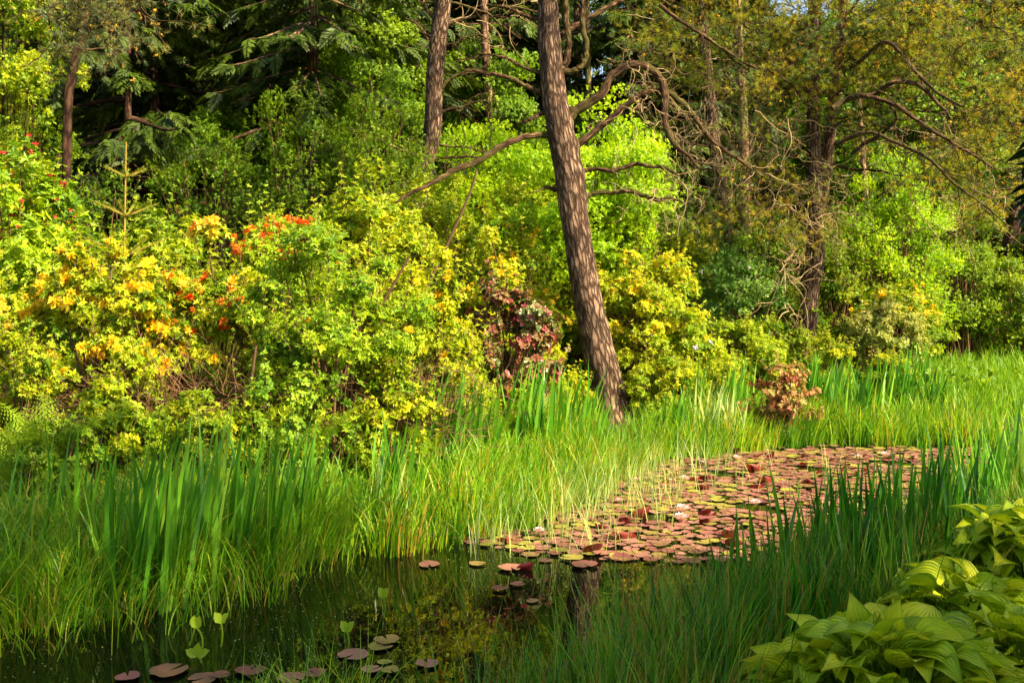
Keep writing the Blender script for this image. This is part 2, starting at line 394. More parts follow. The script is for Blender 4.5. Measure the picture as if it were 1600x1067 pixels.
def tuft(n=18, w=.05, s0=12, s1=75, back=.25):
    V = []; 
    for k in range(n):
        a = rng.uniform(0, 6.28); e = R(rng.uniform(s0, s1))
        d = np.array((np.cos(e), np.sin(e) * np.cos(a), np.sin(e) * np.sin(a))); s = nrm(np.cross(d, rng.normal(0, 1, 3)))
        b = np.array((-back * rng.random(), 0, 0)); L = rng.uniform(.7, 1.1)
        V += [b - s * w / 2, b + s * w / 2, b + d * L]
    V = np.array(V); return V, np.arange(len(V)).reshape(-1, 3), rng.normal(0, .08, n)
def truss(n=26, w=.3):
    ps = []
    for k in range(n):
        d = nrm(rng.normal(0, 1, 3) + np.array([.6, 0, 0])); T, Fq = kite(w, .12, .6)
        ps.append((place(T, d, nrm(rng.normal(0, 1, 3)), rng.uniform(.6, 1.05), .12), Fq, rng.normal(0, .25)))
    return merge(ps)
def spray(n=16):
    """flat drooping spruce twig: a comb of short needled side shoots"""
    ps = []
    for k in range(n):
        x = k / n; L = .42 * (1 - x * .75)
        for s in (-1, 1):
            T, Fq = kite(.16, .03, .5)
            v = place(T, (.75, s * .8, -.35 + rng.normal(0, .15)), np.array([0, 0, 1.]), L * rng.uniform(.8, 1.15))
            ps.append((v + np.array([x, 0, -.25 * x * x]), Fq, rng.normal(0, .15)))
    return merge(ps)
def herb(n=7, w=.35):
    """a loose spray of small leaves on both sides of a shoot"""
    ps = []
    for k in range(n):
        x = (k + .3) / n; a = rng.uniform(0, 6.28)
        T, Fq = kite(w, .06, .45)
        v = place(T, (.5, np.cos(a) * .8, np.sin(a) * .8), np.array([1., 0, .3]), rng.uniform(.38, .6))
        ps.append((v + np.array([x * .8, 0, 0]), Fq, rng.normal(0, .12)))
    return merge(ps)
def comb():
    ps = []
    for k in range(6):
        x = (k + .2) / 6
        for s_ in (-1, 1):
            T, Fq = kite(.34, .03, .4)
            ps.append((place(T, (.5, s_, 0), np.array([0, 0, 1.]), .2 * (1.1 - x)) + np.array([x, 0, 0]), Fq, 0.0))
    v, f, _ = merge(ps); return v, f
COMB = comb()
T_ROS = [rosette(6, 22, .19) for _ in range(4)] + [rosette(5, 35, .22) for _ in range(2)]
T_ROSF = [rosette(5, 20, .24, kite) for _ in range(5)]
T_ROUND = [rosette(5, 10, .34, leaf6) for _ in range(4)]
T_HERB = [herb() for _ in range(5)]
T_HERBB = [herb(5, .42) for _ in range(4)]
T_TUFT = [tuft() for _ in range(5)]
T_TUFTL = [tuft(12, .09) for _ in range(4)]
T_TRUSS = [truss() for _ in range(4)]
T_TRUSSF = [truss(11, .36) for _ in range(4)]
T_SPRAY = [spray() for _ in range(4)]
T_SPRAYF = [spray(8) for _ in range(3)]

# ------------------------------------------------------------------ ground and pond
POND = np.array([(-6, 4.6), (-3.0, 5.33), (-2.79, 5.58), (-2.2, 5.9), (-1.73, 6.6), (-1.5, 6.9), (-.93, 7.4), (-.24, 7.8), (.27, 8.7), (.8, 9.8), (1.2, 10.8),
                 (2.8, 11.8), (3.5, 12.2), (4.9, 12.1), (7, 11.8), (8.6, 11), (6.8, 9.7), (4.5, 8.3), (2.5, 6.5), (1.5, 5.65), (.95, 5.1), (.55, 4.65), (.24, 4.2), (0, 3.9), (-.25, 3.5), (-1, 3.0), (-2, 2.8), (-4, 2.7), (-7, 3.0)])
def sdf(x, y):
    """signed distance to the shore line: negative over the pond"""
    P = np.stack([np.ravel(x), np.ravel(y)], -1); d = np.full(len(P), 1e9); ins = np.zeros(len(P), bool)
    for i in range(len(POND)):
        a = POND[i]; b = POND[(i + 1) % len(POND)]; ab = b - a
        t = np.clip(((P - a) @ ab) / (ab @ ab), 0, 1)
        d = np.minimum(d, np.linalg.norm(P - a - t[:, None] * ab, axis=1))
        c = (a[1] > P[:, 1]) != (b[1] > P[:, 1])
        ins ^= c & (P[:, 0] < (b[0] - a[0]) * (P[:, 1] - a[1]) / (b[1] - a[1] + 1e-12) + a[0])
    return np.where(ins, -d, d).reshape(np.shape(x))
def farside(x, y): return (y - 4) - (x + 3) * .81
def gz(x, y):
    x = np.asarray(x, float); y = np.asarray(y, float); s = sdf(x, y)
    base = np.where(s < 0, np.maximum(-.6, s * .55), .13 * (1 - np.exp(-np.maximum(s, 0) / .45)))
    rise = np.clip(s - 1.5, 0, 30) * .035 * np.clip((5 - x) / 6, 0, 1) * (farside(x, y) > 0)
    nz = .03 * np.sin(x * 2.1 + 1.3 * np.sin(y * 1.7)) * np.clip(s, 0, 1)
    return base + rise + nz
def build_ground():
    xs = np.concatenate([-np.geomspace(400, 10, 26)[:-1], np.arange(-10, 12, .16), np.geomspace(12, 400, 26)])
    ys = np.concatenate([-np.geomspace(400, 3, 26)[:-1], np.arange(-3, 20, .16), np.geomspace(20, 600, 30)])
    X, Y = np.meshgrid(xs, ys); Z = gz(X, Y)
    V = np.stack([X, Y, Z], -1).reshape(-1, 3); nx = len(xs)
    i, j = np.meshgrid(np.arange(nx - 1), np.arange(len(ys) - 1)); a = (j * nx + i).ravel()
    mb = MB(); mb.add(V, np.stack([a, a + 1, a + nx + 1, a + nx], -1), .5, 0, True)
    mb.build('ground', M['ground'], kind='structure')
    mb = MB(); c = POND.mean(0)
    ring = POND + nrm(POND - c) * .5
    # triangle fan is unsafe on a concave outline: one large rectangle hidden by the banks is used instead
    mb.add([(-9, 2.3, 0), (10, 2.3, 0), (10, 13.2, 0), (-9, 13.2, 0)], [(0, 1, 2, 3)])
    mb.build('pond_water', M['water'], kind='structure')
build_ground()

# ------------------------------------------------------------------ crowns, shrubs, trees
def clumpy(n, nc, cr=.28, rmin=.45, rmax=.95, zmin=-.9):
    """N points in the unit ball gathered in NC clumps, with outward normals"""
    d = nrm(rng.normal(0, 1, (nc * 3, 3))); r = rng.uniform(rmin, rmax, (nc * 3, 1)) ; c = d * r
    c = c[c[:, 2] > zmin][:nc]
    rad = cr * rng.uniform(.6, 1.3, (len(c), 1))
    k = rng.integers(0, len(c), n)
    o = nrm(rng.normal(0, 1, (n, 3))) * (rng.random((n, 1)) ** .45) * np.array([1.25, 1.25, .55])
    p = c[k] + o * rad[k]
    return p, c, k, nrm(o * .8 + nrm(c[k]) * .5 + np.array([0, 0, .45]))

def bez(a, b, c, n):
    t = np.linspace(0, 1, n)[None, :, None]
    return (1 - t) ** 2 * a[:, None] + 2 * t * (1 - t) * b[:, None] + t * t * c[:, None]

def shrub(name, label, cat, px, Y, top, hw, leafmat, n=1500, size=.06, temps=None, nc=34, cr=.27, flowers=(), group=None, stem=None,
          ry=None, low=.0, tint=(.5, .36), stems=True, twigs=300, zc=.5, twigmat=None, cxy=None, H=None, rx=None, zmin=-.9, mound=True, rmin=.45, bare=0.0):
    temps = temps or T_ROS; stem = stem or M['stem']
    if cxy is None: x, y = (px - 800) * Y / F, Y; rx = hw * Y / F
    else: x, y = cxy
    g = float(gz(x, y))
    if H is None: H = EYE - (top - HY) * Y / F - g
    ry = ry or rx * .75
    root = thing(name, (x, y, g), label, cat, group)
    c0 = np.array([x, y, g + H * (zc + low)]); sc = np.array([rx, ry, H * (1 - zc - low)])
    nc = int(nc * 1.5); cr = cr * .82; n = int(n * 1.12)
    p, c, k, nn = clumpy(n, nc, cr, zmin=zmin, rmin=rmin)
    # the lower half reaches to the ground
    lowr = H * (zc + low) * .9
    def tow(q):
        q = q.copy(); z = np.where(q[:, 2] > 0, q[:, 2] * sc[2], q[:, 2] * lowr)
        return np.stack([c0[0] + q[:, 0] * sc[0], c0[1] + q[:, 1] * sc[1], c0[2] + z], -1)
    P = tow(p); C = tow(c)
    keep = (P[:, 2] > g + .03) & ~((P[:, 2] < g + H * .45) & (rng.random(len(P)) < bare))
    P, nn, k = P[keep], nn[keep], k[keep]
    mb = MB()
    ct = rng.normal(0, tint[1] * .6, len(C))
    t = tint[0] + ct[k] + rng.normal(0, tint[1] * .6, len(P))
    D = nrm(nn + rng.normal(0, .35, P.shape)); N = nrm(rng.normal(0, 1, P.shape))
    variants(mb, temps, P, D, N, size * rng.uniform(.55, 1.35, len(P)), t)
    ns = int(n / 26) if stems else 0; sh = None
    if ns:
        i = rng.choice(np.arange(len(P)), ns); dd = nrm(nn[i] * .7 + np.array([0, 0, .8]) + rng.normal(0, .25, (ns, 3)))
        ln = rng.uniform(.18, .42, ns) * min(1.3, .5 + H * .3)
        sh = wander(P[i] - dd * .1, dd, ln, 7, .12, .05)
        kk = np.repeat(np.arange(ns), 5); j = np.tile([6, 5, 4, 3, 2], ns)
        variants(mb, temps, sh[kk, j], nrm(sh[kk, j] - sh[kk, j - 1] + rng.normal(0, .02, (len(kk), 3))), rng.normal(0, 1, (len(kk), 3)), size * rng.uniform(.6, 1.05, len(kk)), tint[0] + .12 + rng.normal(0, .15, len(kk)))
    mb.build('leaves', leafmat, root)
    if stems:
        sb = MB(); m = len(C)
        b = np.array([x, y, g - .03]) + np.c_[rng.normal(0, .12 * rx, (m, 2)), np.zeros(m)]
        ctl = b + (C - b) * np.array([.35, .35, .6]) + rng.normal(0, .06 * rx, (m, 3))
        tubes(sb, bez(b, ctl, C, 7), np.linspace(1, .3, 7)[None] * rng.uniform(.008, .018, (m, 1)) * (1 + rx * .3), 4, rng.random(m))
        if sh is not None: tubes(sb, sh, np.linspace(.0045, .002, 7)[None] * np.ones((len(sh), 1)), 3, rng.random(len(sh)))
        if twigs:
            i = rng.integers(0, len(P), twigs)
            a = C[k[i]] + (P[i] - C[k[i]]) * rng.uniform(-.5, .1, (twigs, 1)); e = P[i]
            mid = (a + e) / 2 + rng.normal(0, .03, a.shape)
            tubes(sb, np.stack([a, mid, e], 1), np.array([[.004, .003, .0015]]) * np.ones((twigs, 1)) * (1 + rx * .2), 3, rng.random(twigs))
        sb.build('stems', twigmat or stem, root)
    for fm, fn, fs, ftemps, region in flowers:
        fb = MB()
        # flowers sit on the outer surface of the clumps, mostly in the upper half
        cand = np.where((p[keep][:, 2] > region) & ((nn[:, 1] < .5) | (nn[:, 2] > .5)))[0]
        fc = rng.integers(0, max(1, len(C)), max(2, int(len(C) * 1.6)))
        pref = np.isin(k[cand], fc); cand = cand[pref] if pref.sum() > 10 else cand
        i = rng.choice(cand, min(fn, len(cand)), replace=False)
        off = nn[i] * size * .7
        variants(fb, ftemps, P[i] + off, nn[i] + np.array([0, 0, .3]), N[i], fs * rng.uniform(.7, 1.2, len(i)), rng.uniform(.2, .8, len(i)))
        fb.build('flowers', fm, root)
    return root

def tree(name, label, cat, x, y, H, trunk_r, leafmat, rx, z0, n=9000, size=.1, temps=None, nc=60, cr=.24, bark=None, group=None, lean=(0, 0), tint=(.5, .25), rz=None, ry=None, limbs=18):
    """broadleaf tree: trunk with limbs that reach the crown's leaf clumps"""
    g = float(gz(x, y)); root = thing(name, (x, y, g), label, cat, group)
    bark = bark or M['dark_bark']; temps = temps or T_HERB
    zc = (z0 + H) / 2; rz = rz or (H - z0) / 2; ry = ry or rx
    c0 = np.array([x + lean[0], y + lean[1], g + zc])
    p, c, k, nn = clumpy(n, nc, cr); sc = np.array([rx, ry, rz]); P = c0 + p * sc; C = c0 + c * sc
    mb = MB(); ct = rng.normal(0, tint[1] * .6, len(C))
    variants(mb, temps, P, nrm(nn + rng.normal(0, .4, P.shape)), nrm(rng.normal(0, 1, P.shape)), size * rng.uniform(.7, 1.3, len(P)), tint[0] + ct[k] + rng.normal(0, tint[1] * .6, len(P)))
    mb.build('crown', leafmat, root)
    tb = MB()
    tp = np.array([(x, y, g - .1), (x + lean[0] * .2, y + lean[1] * .2, g + z0 * .5), (x + lean[0] * .6, y + lean[1] * .6, g + z0 + rz * .4), (x + lean[0], y + lean[1], g + z0 + rz * 1.5)])
    s = spline(tp, 24); tubes(tb, s, np.linspace(1, .2, 24) * trunk_r, 10)
    m = len(C); zi = np.clip((C[:, 2] - g - z0 * .3) / (H) * 18 - rng.uniform(1, 5, m), 3, 20).astype(int)
    a = s[zi]; ctl = a + (C - a) * np.array([.5, .5, .25])
    tubes(tb, bez(a, ctl, C, 8), np.linspace(1, .15, 8)[None] * trunk_r * rng.uniform(.15, .3, (m, 1)), 5)
    tb.build('trunk', bark, root)
    return root

def spruce(name, label, x, y, H, trunk_r, z0=1.0, blen=.30, nb=90, temps=None, group=None, per=24, ss=.36, bark=None, leafmat=None, droop=.5):
    g = float(gz(x, y)); root = thing(name, (x, y, g), label, 'spruce', group)
    tb = MB(); s = np.array([(x, y, g - .1), (x, y, g + H)]); s = spline(s, 12)
    tubes(tb, s, np.linspace(1, .08, 12) * trunk_r, 9)
    z = np.sort(rng.uniform(z0, H * .98, nb)); az = rng.uniform(0, 6.28, nb) ; L = (H - z) * blen + .35; L = L * rng.uniform(.75, 1.15, nb)
    st = np.stack([np.full(nb, x), np.full(nb, y), g + z], -1)
    d = np.stack([np.cos(az), np.sin(az), np.full(nb, -.05)], -1)
    t = np.linspace(0, 1, 9)
    P = st[:, None] + d[:, None] * (L[:, None] * t)[..., None]
    P[..., 2] += -droop * .45 * L[:, None] * t ** 1.5 + .12 * L[:, None] * t ** 4
    tubes(tb, P, np.linspace(1, .2, 9)[None] * (.012 + .012 * L[:, None]), 4)
    tb.build('trunk', bark or M['dark_bark'], root)
    mb = MB(); k = np.repeat(np.arange(nb), per); u = rng.uniform(.12, 1, len(k)); i = u * 8; i0 = np.minimum(7, i.astype(int)); fr = (i - i0)[:, None]
    q = P[k, i0] * (1 - fr) + P[k, i0 + 1] * fr
    side = rng.choice([-1, 1], len(k)) * rng.uniform(.3, 1.1, len(k))
    dd = d[k] * np.cos(side)[:, None] + np.cross(d[k], [0, 0, 1.]) * np.sin(side)[:, None]; dd[:, 2] -= rng.uniform(.1, .9, len(k))
    variants(mb, temps or T_SPRAY, q, dd, np.array([0, 0, 1.]) + rng.normal(0, .25, q.shape), ss * rng.uniform(.6, 1.2, len(k)) * np.clip(L[k], .4, 1.3), rng.uniform(.1, .9, len(k)))
    mb.build('foliage', leafmat or M['spruce'], root)
    return root

def pine_boughs(tb, nb_, centers, dirs, length, tpr=12, size=.085, grav=-.05, ntip=1, temps=None, tint=(.5, .25)):
    """needled shoots: a crooked twig with needle tufts along its outer part"""
    n = len(centers); Sg = 9; P = wander(centers, dirs, length, Sg, .28, grav)
    tubes(tb, P, np.linspace(1, .35, Sg)[None] * rng.uniform(.006, .011, (n, 1)), 3, rng.random(n) * .7)
    k = np.repeat(np.arange(n), tpr); u = rng.uniform(2, Sg - 1.001, len(k)); i = u.astype(int); fr = (u - i)[:, None]
    q = P[k, i] * (1 - fr) + P[k, i + 1] * fr
    tg = nrm(P[k, i + 1] - P[k, i])
    sh = nrm(tg * .6 + rng.normal(0, .6, tg.shape) + np.array([0, 0, .15])); sl = rng.uniform(.03, .2, (len(k), 1))
    e = q + sh * sl
    tubes(tb, np.stack([q, e], 1), np.array([[.004, .003]]) * np.ones((len(k), 1)), 3, .5)
    ct = rng.normal(0, tint[1], n)
    variants(nb_, temps or T_TUFT, e, sh, rng.normal(0, 1, sh.shape), size * rng.uniform(.75, 1.25, len(k)), tint[0] + ct[k] + rng.normal(0, .14, len(k)))

def regions(rs, Y, dY=1.0):
    """(px, py, rx, ry, n) ellipses of the photograph as points around depth Y"""
    out = []
    for (px, py, rx, ry, n) in rs:
        a = rng.normal(0, .55, (n, 3)); a = a[np.linalg.norm(a, axis=1) < 1.4]
        yy = Y + a[:, 2] * dY
        out.append(np.stack([(px + a[:, 0] * rx - 800) * yy / F, yy, EYE - (py + a[:, 1] * ry - HY) * yy / F], -1))
    return np.concatenate(out)

# ---- blades of grass, sedge and iris
def blades(mb, P, az, lean, curv, L, Wd, tint, Sg=5, mi=0, pw=2.2):
    n = len(P); s = np.linspace(0, 1, Sg + 1)
    th = lean[:, None] + curv[:, None] * s[None] ** 1.6
    st = (L / Sg)[:, None]
    dx = np.cumsum(np.sin(th[:, :-1]) * st, 1); dz = np.cumsum(np.cos(th[:, :-1]) * st, 1)
    dx = np.c_[np.zeros(n), dx]; dz = np.c_[np.zeros(n), dz]
    C = P[:, None] + np.stack([dx * np.cos(az)[:, None], dx * np.sin(az)[:, None], dz], -1)
    tw = az + np.pi / 2 + rng.normal(0, .8, n)
    side = np.stack([np.cos(tw), np.sin(tw), np.zeros(n)], -1)
    wp = (.55 + .45 * np.minimum(1, s * 4)) * (1 - s ** pw) + .02
    h = side[:, None] * (Wd[:, None] * wp[None] / 2)[..., None]
    V = np.stack([C - h, C + h], 2)      # n, Sg+1, 2, 3
    i = np.arange(Sg)[:, None] * 2
    q = np.concatenate([i, i + 1, i + 3, i + 2], 1)
    Fa = (q[None] + (np.arange(n) * (Sg + 1) * 2)[:, None, None]).reshape(-1, 4)
    mb.add(V, Fa, np.repeat(tint, Sg), mi, False)

def tussocks(mb, cen, per, rad, L, Wd, lean=.18, curv=.9, bias=(.0, 0), tint=(.4, .2), Sg=5, lv=.3):
    k = np.repeat(np.arange(len(cen)), per); n = len(k)
    o = rng.normal(0, rad, (n, 2)); P = np.zeros((n, 3)); P[:, :2] = cen[k, :2] + o
    P[:, 2] = np.maximum(gz(P[:, 0], P[:, 1]), -.02) - .02
    v = o / rad * .6 + rng.normal(0, .6, (n, 2)) + np.array(bias)
    az = np.arctan2(v[:, 1], v[:, 0])
    tl = rng.normal(1, .22, len(cen))[k].clip(.5, 1.5)
    ct = rng.normal(0, tint[1] * .6, len(cen))[k]
    hi = np.where(rng.random(n) < .055, .5, 0)
    blades(mb, P, az, np.abs(rng.normal(lean, lean * .6, n)), np.abs(rng.normal(curv, curv * .5, n)), L * tl * rng.uniform(1 - lv, 1 + lv * .5, n),
           Wd * rng.uniform(.6, 1.3, n), tint[0] + ct + rng.normal(0, tint[1] * .6, n) + hi, Sg)

def scatter(n, x0, x1, y0, y1, cond):
    out = []; tot = 0
    for _ in range(60):
        x = rng.uniform(x0, x1, n); y = rng.uniform(y0, y1, n); q = cond(x, y, sdf(x, y))
        out.append(np.stack([x[q], y[q]], -1)); tot += q.sum()
        if tot >= n: break
    return np.concatenate(out)[:n]

def iris(label, x, y, n=26, h=.9, m_=0, lean=.10, bias=.12, m='iris', w=.026, spread=.13, tint=(.45, .25), curv=.22, side=1):
    g = max(float(gz(x, y)), -.12)
    root = thing('iris_clump', (x, y, g), label, 'iris', 'iris clumps along the pond banks')
    P = np.c_[x + rng.normal(0, spread, n), y + rng.normal(0, spread * .8, n), np.full(n, g - .02)]
    v = np.c_[rng.normal(bias * 6 * side, .7, n), rng.normal(0, .5, n)]
    mb = MB()
    blades(mb, P, np.arctan2(v[:, 1], v[:, 0]), np.abs(rng.normal(lean, .06, n)), np.abs(rng.normal(curv, curv * .7, n)), h * rng.uniform(.6, 1.12, n), w * rng.uniform(.75, 1.2, n),
           tint[0] + rng.normal(0, tint[1], n), 7, pw=2.6)
    mb.build('blades', M[m], root)
    return root

# ------------------------------------------------------------------ main pine leaning over the bank
def main_pine():
    Y = 13.0
    b = W(957, 648, Y); g = float(gz(b[0], b[1])); b[2] = g
    root = thing('pine_tree', b, 'large leaning pine with plated grey brown bark at the edge of the pond', 'pine tree')
    tp = [(962, 668, 64), (955, 640, 57), (947, 600, 54), (936, 552, 53), (925, 500, 48), (912, 430, 46), (904, 380, 45), (896, 330, 45), (888, 270, 45), (881, 235, 43), (874, 200, 41), (866, 150, 40), (861, 100, 38), (857, 50, 36),
          (856, 0, 34), (850, -80, 31), (840, -200, 27), (830, -340, 20), (825, -520, 10)]
    c, r = limb(tp, Y, 420); r = r * .955
    sides = 72; mb = MB(); n0 = sum(len(v) for v in mb.v)
    tubes(mb, c, r, sides, .5)
    V = mb.v[0].reshape(420, sides, 3); lc = mb.lc[0].reshape(420, sides, 3)
    a = np.arange(sides) * 2 * np.pi / sides; zz = lc[..., 2]
    bump = np.zeros((420, sides))
    for q in range(26):
        ka = rng.integers(1, 14); kz = rng.uniform(1, 22); bump += np.sin(a[None] * ka + zz * kz * rng.choice([-1, 1]) + rng.uniform(0, 6)) * rng.uniform(.3, 1) / (1 + .1 * ka)
    ctr = c[:, None]; rad = V - ctr
    V[:] = ctr + rad * (1 + .012 * bump[..., None] + .16 * (np.exp(-np.maximum(zz - .25, 0) / .16) * (.8 + .6 * np.cos(a * 4 + 1)[None]))[..., None])
    # knots where limbs leave the trunk
    for (px, py, ang) in [(889, 187, 0), (898, 230, 0), (884, 225, 3.1), (903, 271, 0), (905, 309, 0)]:
        kz = W(px, py, Y)
        dd = np.linalg.norm(V - kz.astype(np.float32), axis=-1); V += (rad * .25 * np.exp(-(dd / .13) ** 2)[..., None])
    mb.v[0] = V.reshape(-1, 3)
    mb.build('trunk', M['pine_bark'], root)
    br = [
        [(880, 192, 16), (892, 178, 15), (905, 170, 13), (925, 158, 13), (940, 147, 12), (952, 124, 11), (968, 110, 11), (985, 103, 11), (1003, 103, 11), (1020, 110, 10), (1033, 126, 10), (1040, 148, 10, -.1), (1038, 176, 9, -.2), (1042, 200, 9, -.2), (1053, 225, 8, -.3), (1072, 240, 5, -.4), (1090, 262, 3, -.5)],
        [(885, 236, 12), (898, 229, 11), (915, 217, 9), (940, 197, 9), (960, 180, 8), (978, 165, 8), (995, 152, 8), (1012, 144, 8), (1036, 142, 8), (1052, 150, 8), (1070, 165, 8, .2), (1090, 190, 7, .3), (1112, 220, 6, .4), (1140, 240, 5, .5), (1175, 265, 3, .6)],
        [(890, 233, 12), (880, 226, 11), (868, 216, 9), (850, 211, 9), (826, 213, 8, -.1), (800, 221, 8, -.2), (775, 234, 8, -.3), (755, 248, 7, -.4), (733, 258, 8, -.5), (708, 267, 7, -.6), (690, 278, 6, -.7), (665, 291, 5, -.8), (640, 303, 4, -.9), (617, 317, 3, -1)],
        [(895, 272, 8), (910, 268, 6), (930, 264, 5), (955, 267, 6, -.1), (975, 262, 6, -.1), (995, 256, 5, -.1), (1012, 260, 5, -.2), (1040, 263, 4, -.2), (1060, 275, 2, -.3)],
        [(900, 312, 9), (915, 307, 7), (935, 301, 6), (958, 301, 6), (985, 299, 6, -.1), (1005, 306, 5, -.1), (1030, 313, 5, -.2), (1048, 309, 4, -.2), (1070, 318, 2, -.2)],
        [(892, 306, 7), (875, 299, 6), (862, 295, 5), (849, 292, 4)],
        [(872, 190, 9), (866, 182, 7), (858, 176, 6), (845, 178, 6), (828, 187, 5, -.1), (809, 193, 3, -.1)],
        [(862, 152, 9), (840, 143, 7), (820, 134, 6), (800, 124, 6), (780, 118, 5), (760, 115, 5), (735, 110, 4), (715, 118, 2)],
        [(866, 111, 8), (850, 113, 6), (836, 112, 5), (820, 106, 4), (805, 99, 4), (790, 91, 4), (770, 87, 3), (748, 84, 3)],
        [(870, 113, 8), (895, 111, 7), (908, 104, 7), (915, 90, 7), (916, 68, 7), (910, 40, 7), (911, 10, 7), (908, -40, 6), (915, -120, 5)],
        [(869, 118, 10), (878, 108, 9), (886, 92, 9), (888, 60, 9), (884, 30, 9), (885, -10, 8), (893, -70, 7), (905, -160, 5)],
        [(856, 25, 8), (835, 30, 6), (815, 22, 5), (790, 12, 4), (760, 8, 3)],
        [(858, 70, 7), (900, 40, 7, .2), (960, 6, 7, .4), (1000, -10, 7, .5)],
    ]
    allc = []
    for b_ in br:
        mb = MB(); cc, rr = limb(b_, Y, 60); rr = rr * (1.22 + .5 * np.exp(-np.arange(60) / 3.0)) * (1 + .08 * np.sin(np.arange(60) * 1.7)); cc[:, :] += .006 * np.sin(np.arange(60)[:, None] * np.array([.9, 1.3, 1.7])) ; 
        tubes(mb, cc, rr, 10, .5)
        # side snags
        m = rng.integers(1, 4); i = rng.integers(15, 58, m); dirs = rng.normal(0, 1, (m, 3)); 
        tubes(mb, wander(cc[i], dirs, rng.uniform(.1, .35, m), 6, .3, -.05), np.linspace(1, .3, 6)[None] * .009 * np.ones((m, 1)), 5)
        mb.build('branch', M['branch_bark'], root); allc.append(cc)
    # bare crooked twigs hanging from the long right-hand limbs
    tw = MB(); st = np.concatenate([allc[0][25:], allc[1][20:], allc[3][25:], allc[4][25:]])
    i = rng.integers(0, len(st), 60); s0 = st[i] + rng.normal(0, .02, (60, 3))
    P = wander(s0, rng.normal(0, .8, (60, 3)) + np.array([.5, 0, -.5]), rng.uniform(.25, .9, 60), 11, .38, -.06)
    tubes(tw, P, np.linspace(1, .4, 11)[None] * rng.uniform(.003, .006, (60, 1)), 4, rng.random(60))
    k = rng.integers(0, 60, 240); q = P[k, rng.integers(4, 10, 240)]
    tubes(tw, wander(q, rng.normal(0, 1, (240, 3)) + np.array([.2, 0, -.4]), rng.uniform(.1, .4, 240), 7, .4, -.05), np.linspace(1, .5, 7)[None] * .0028 * np.ones((240, 1)), 3, rng.random(240))
    tw.build('dead_twigs', M['pale_twig'], root)
    # living crown above the frame
    tb = MB(); nb = MB(); n = 220
    a = nrm(rng.normal(0, 1, (n, 3))) * rng.uniform(.4, 1, (n, 1)); cen = W(835, -330, Y) + a * np.array([2.6, 2.6, 1.6])
    ax = np.array([c[np.argmin(np.abs(c[:, 2] - (z - .6)))] for z in cen[::8, 2]])
    tubes(tb, bez(ax, (ax + cen[::8]) / 2 + np.array([0, 0, .1]), cen[::8], 7), np.linspace(1, .25, 7)[None] * .035 * np.ones((len(ax), 1)), 5)
    pine_boughs(tb, nb, cen, cen - W(835, -330, Y) + np.array([0, 0, .3]), rng.uniform(.5, .9, n), 16, .1, temps=T_TUFTL)
    tb.build('boughs', M['branch_bark'], root); nb.build('needles', M['pine'], root)
main_pine()

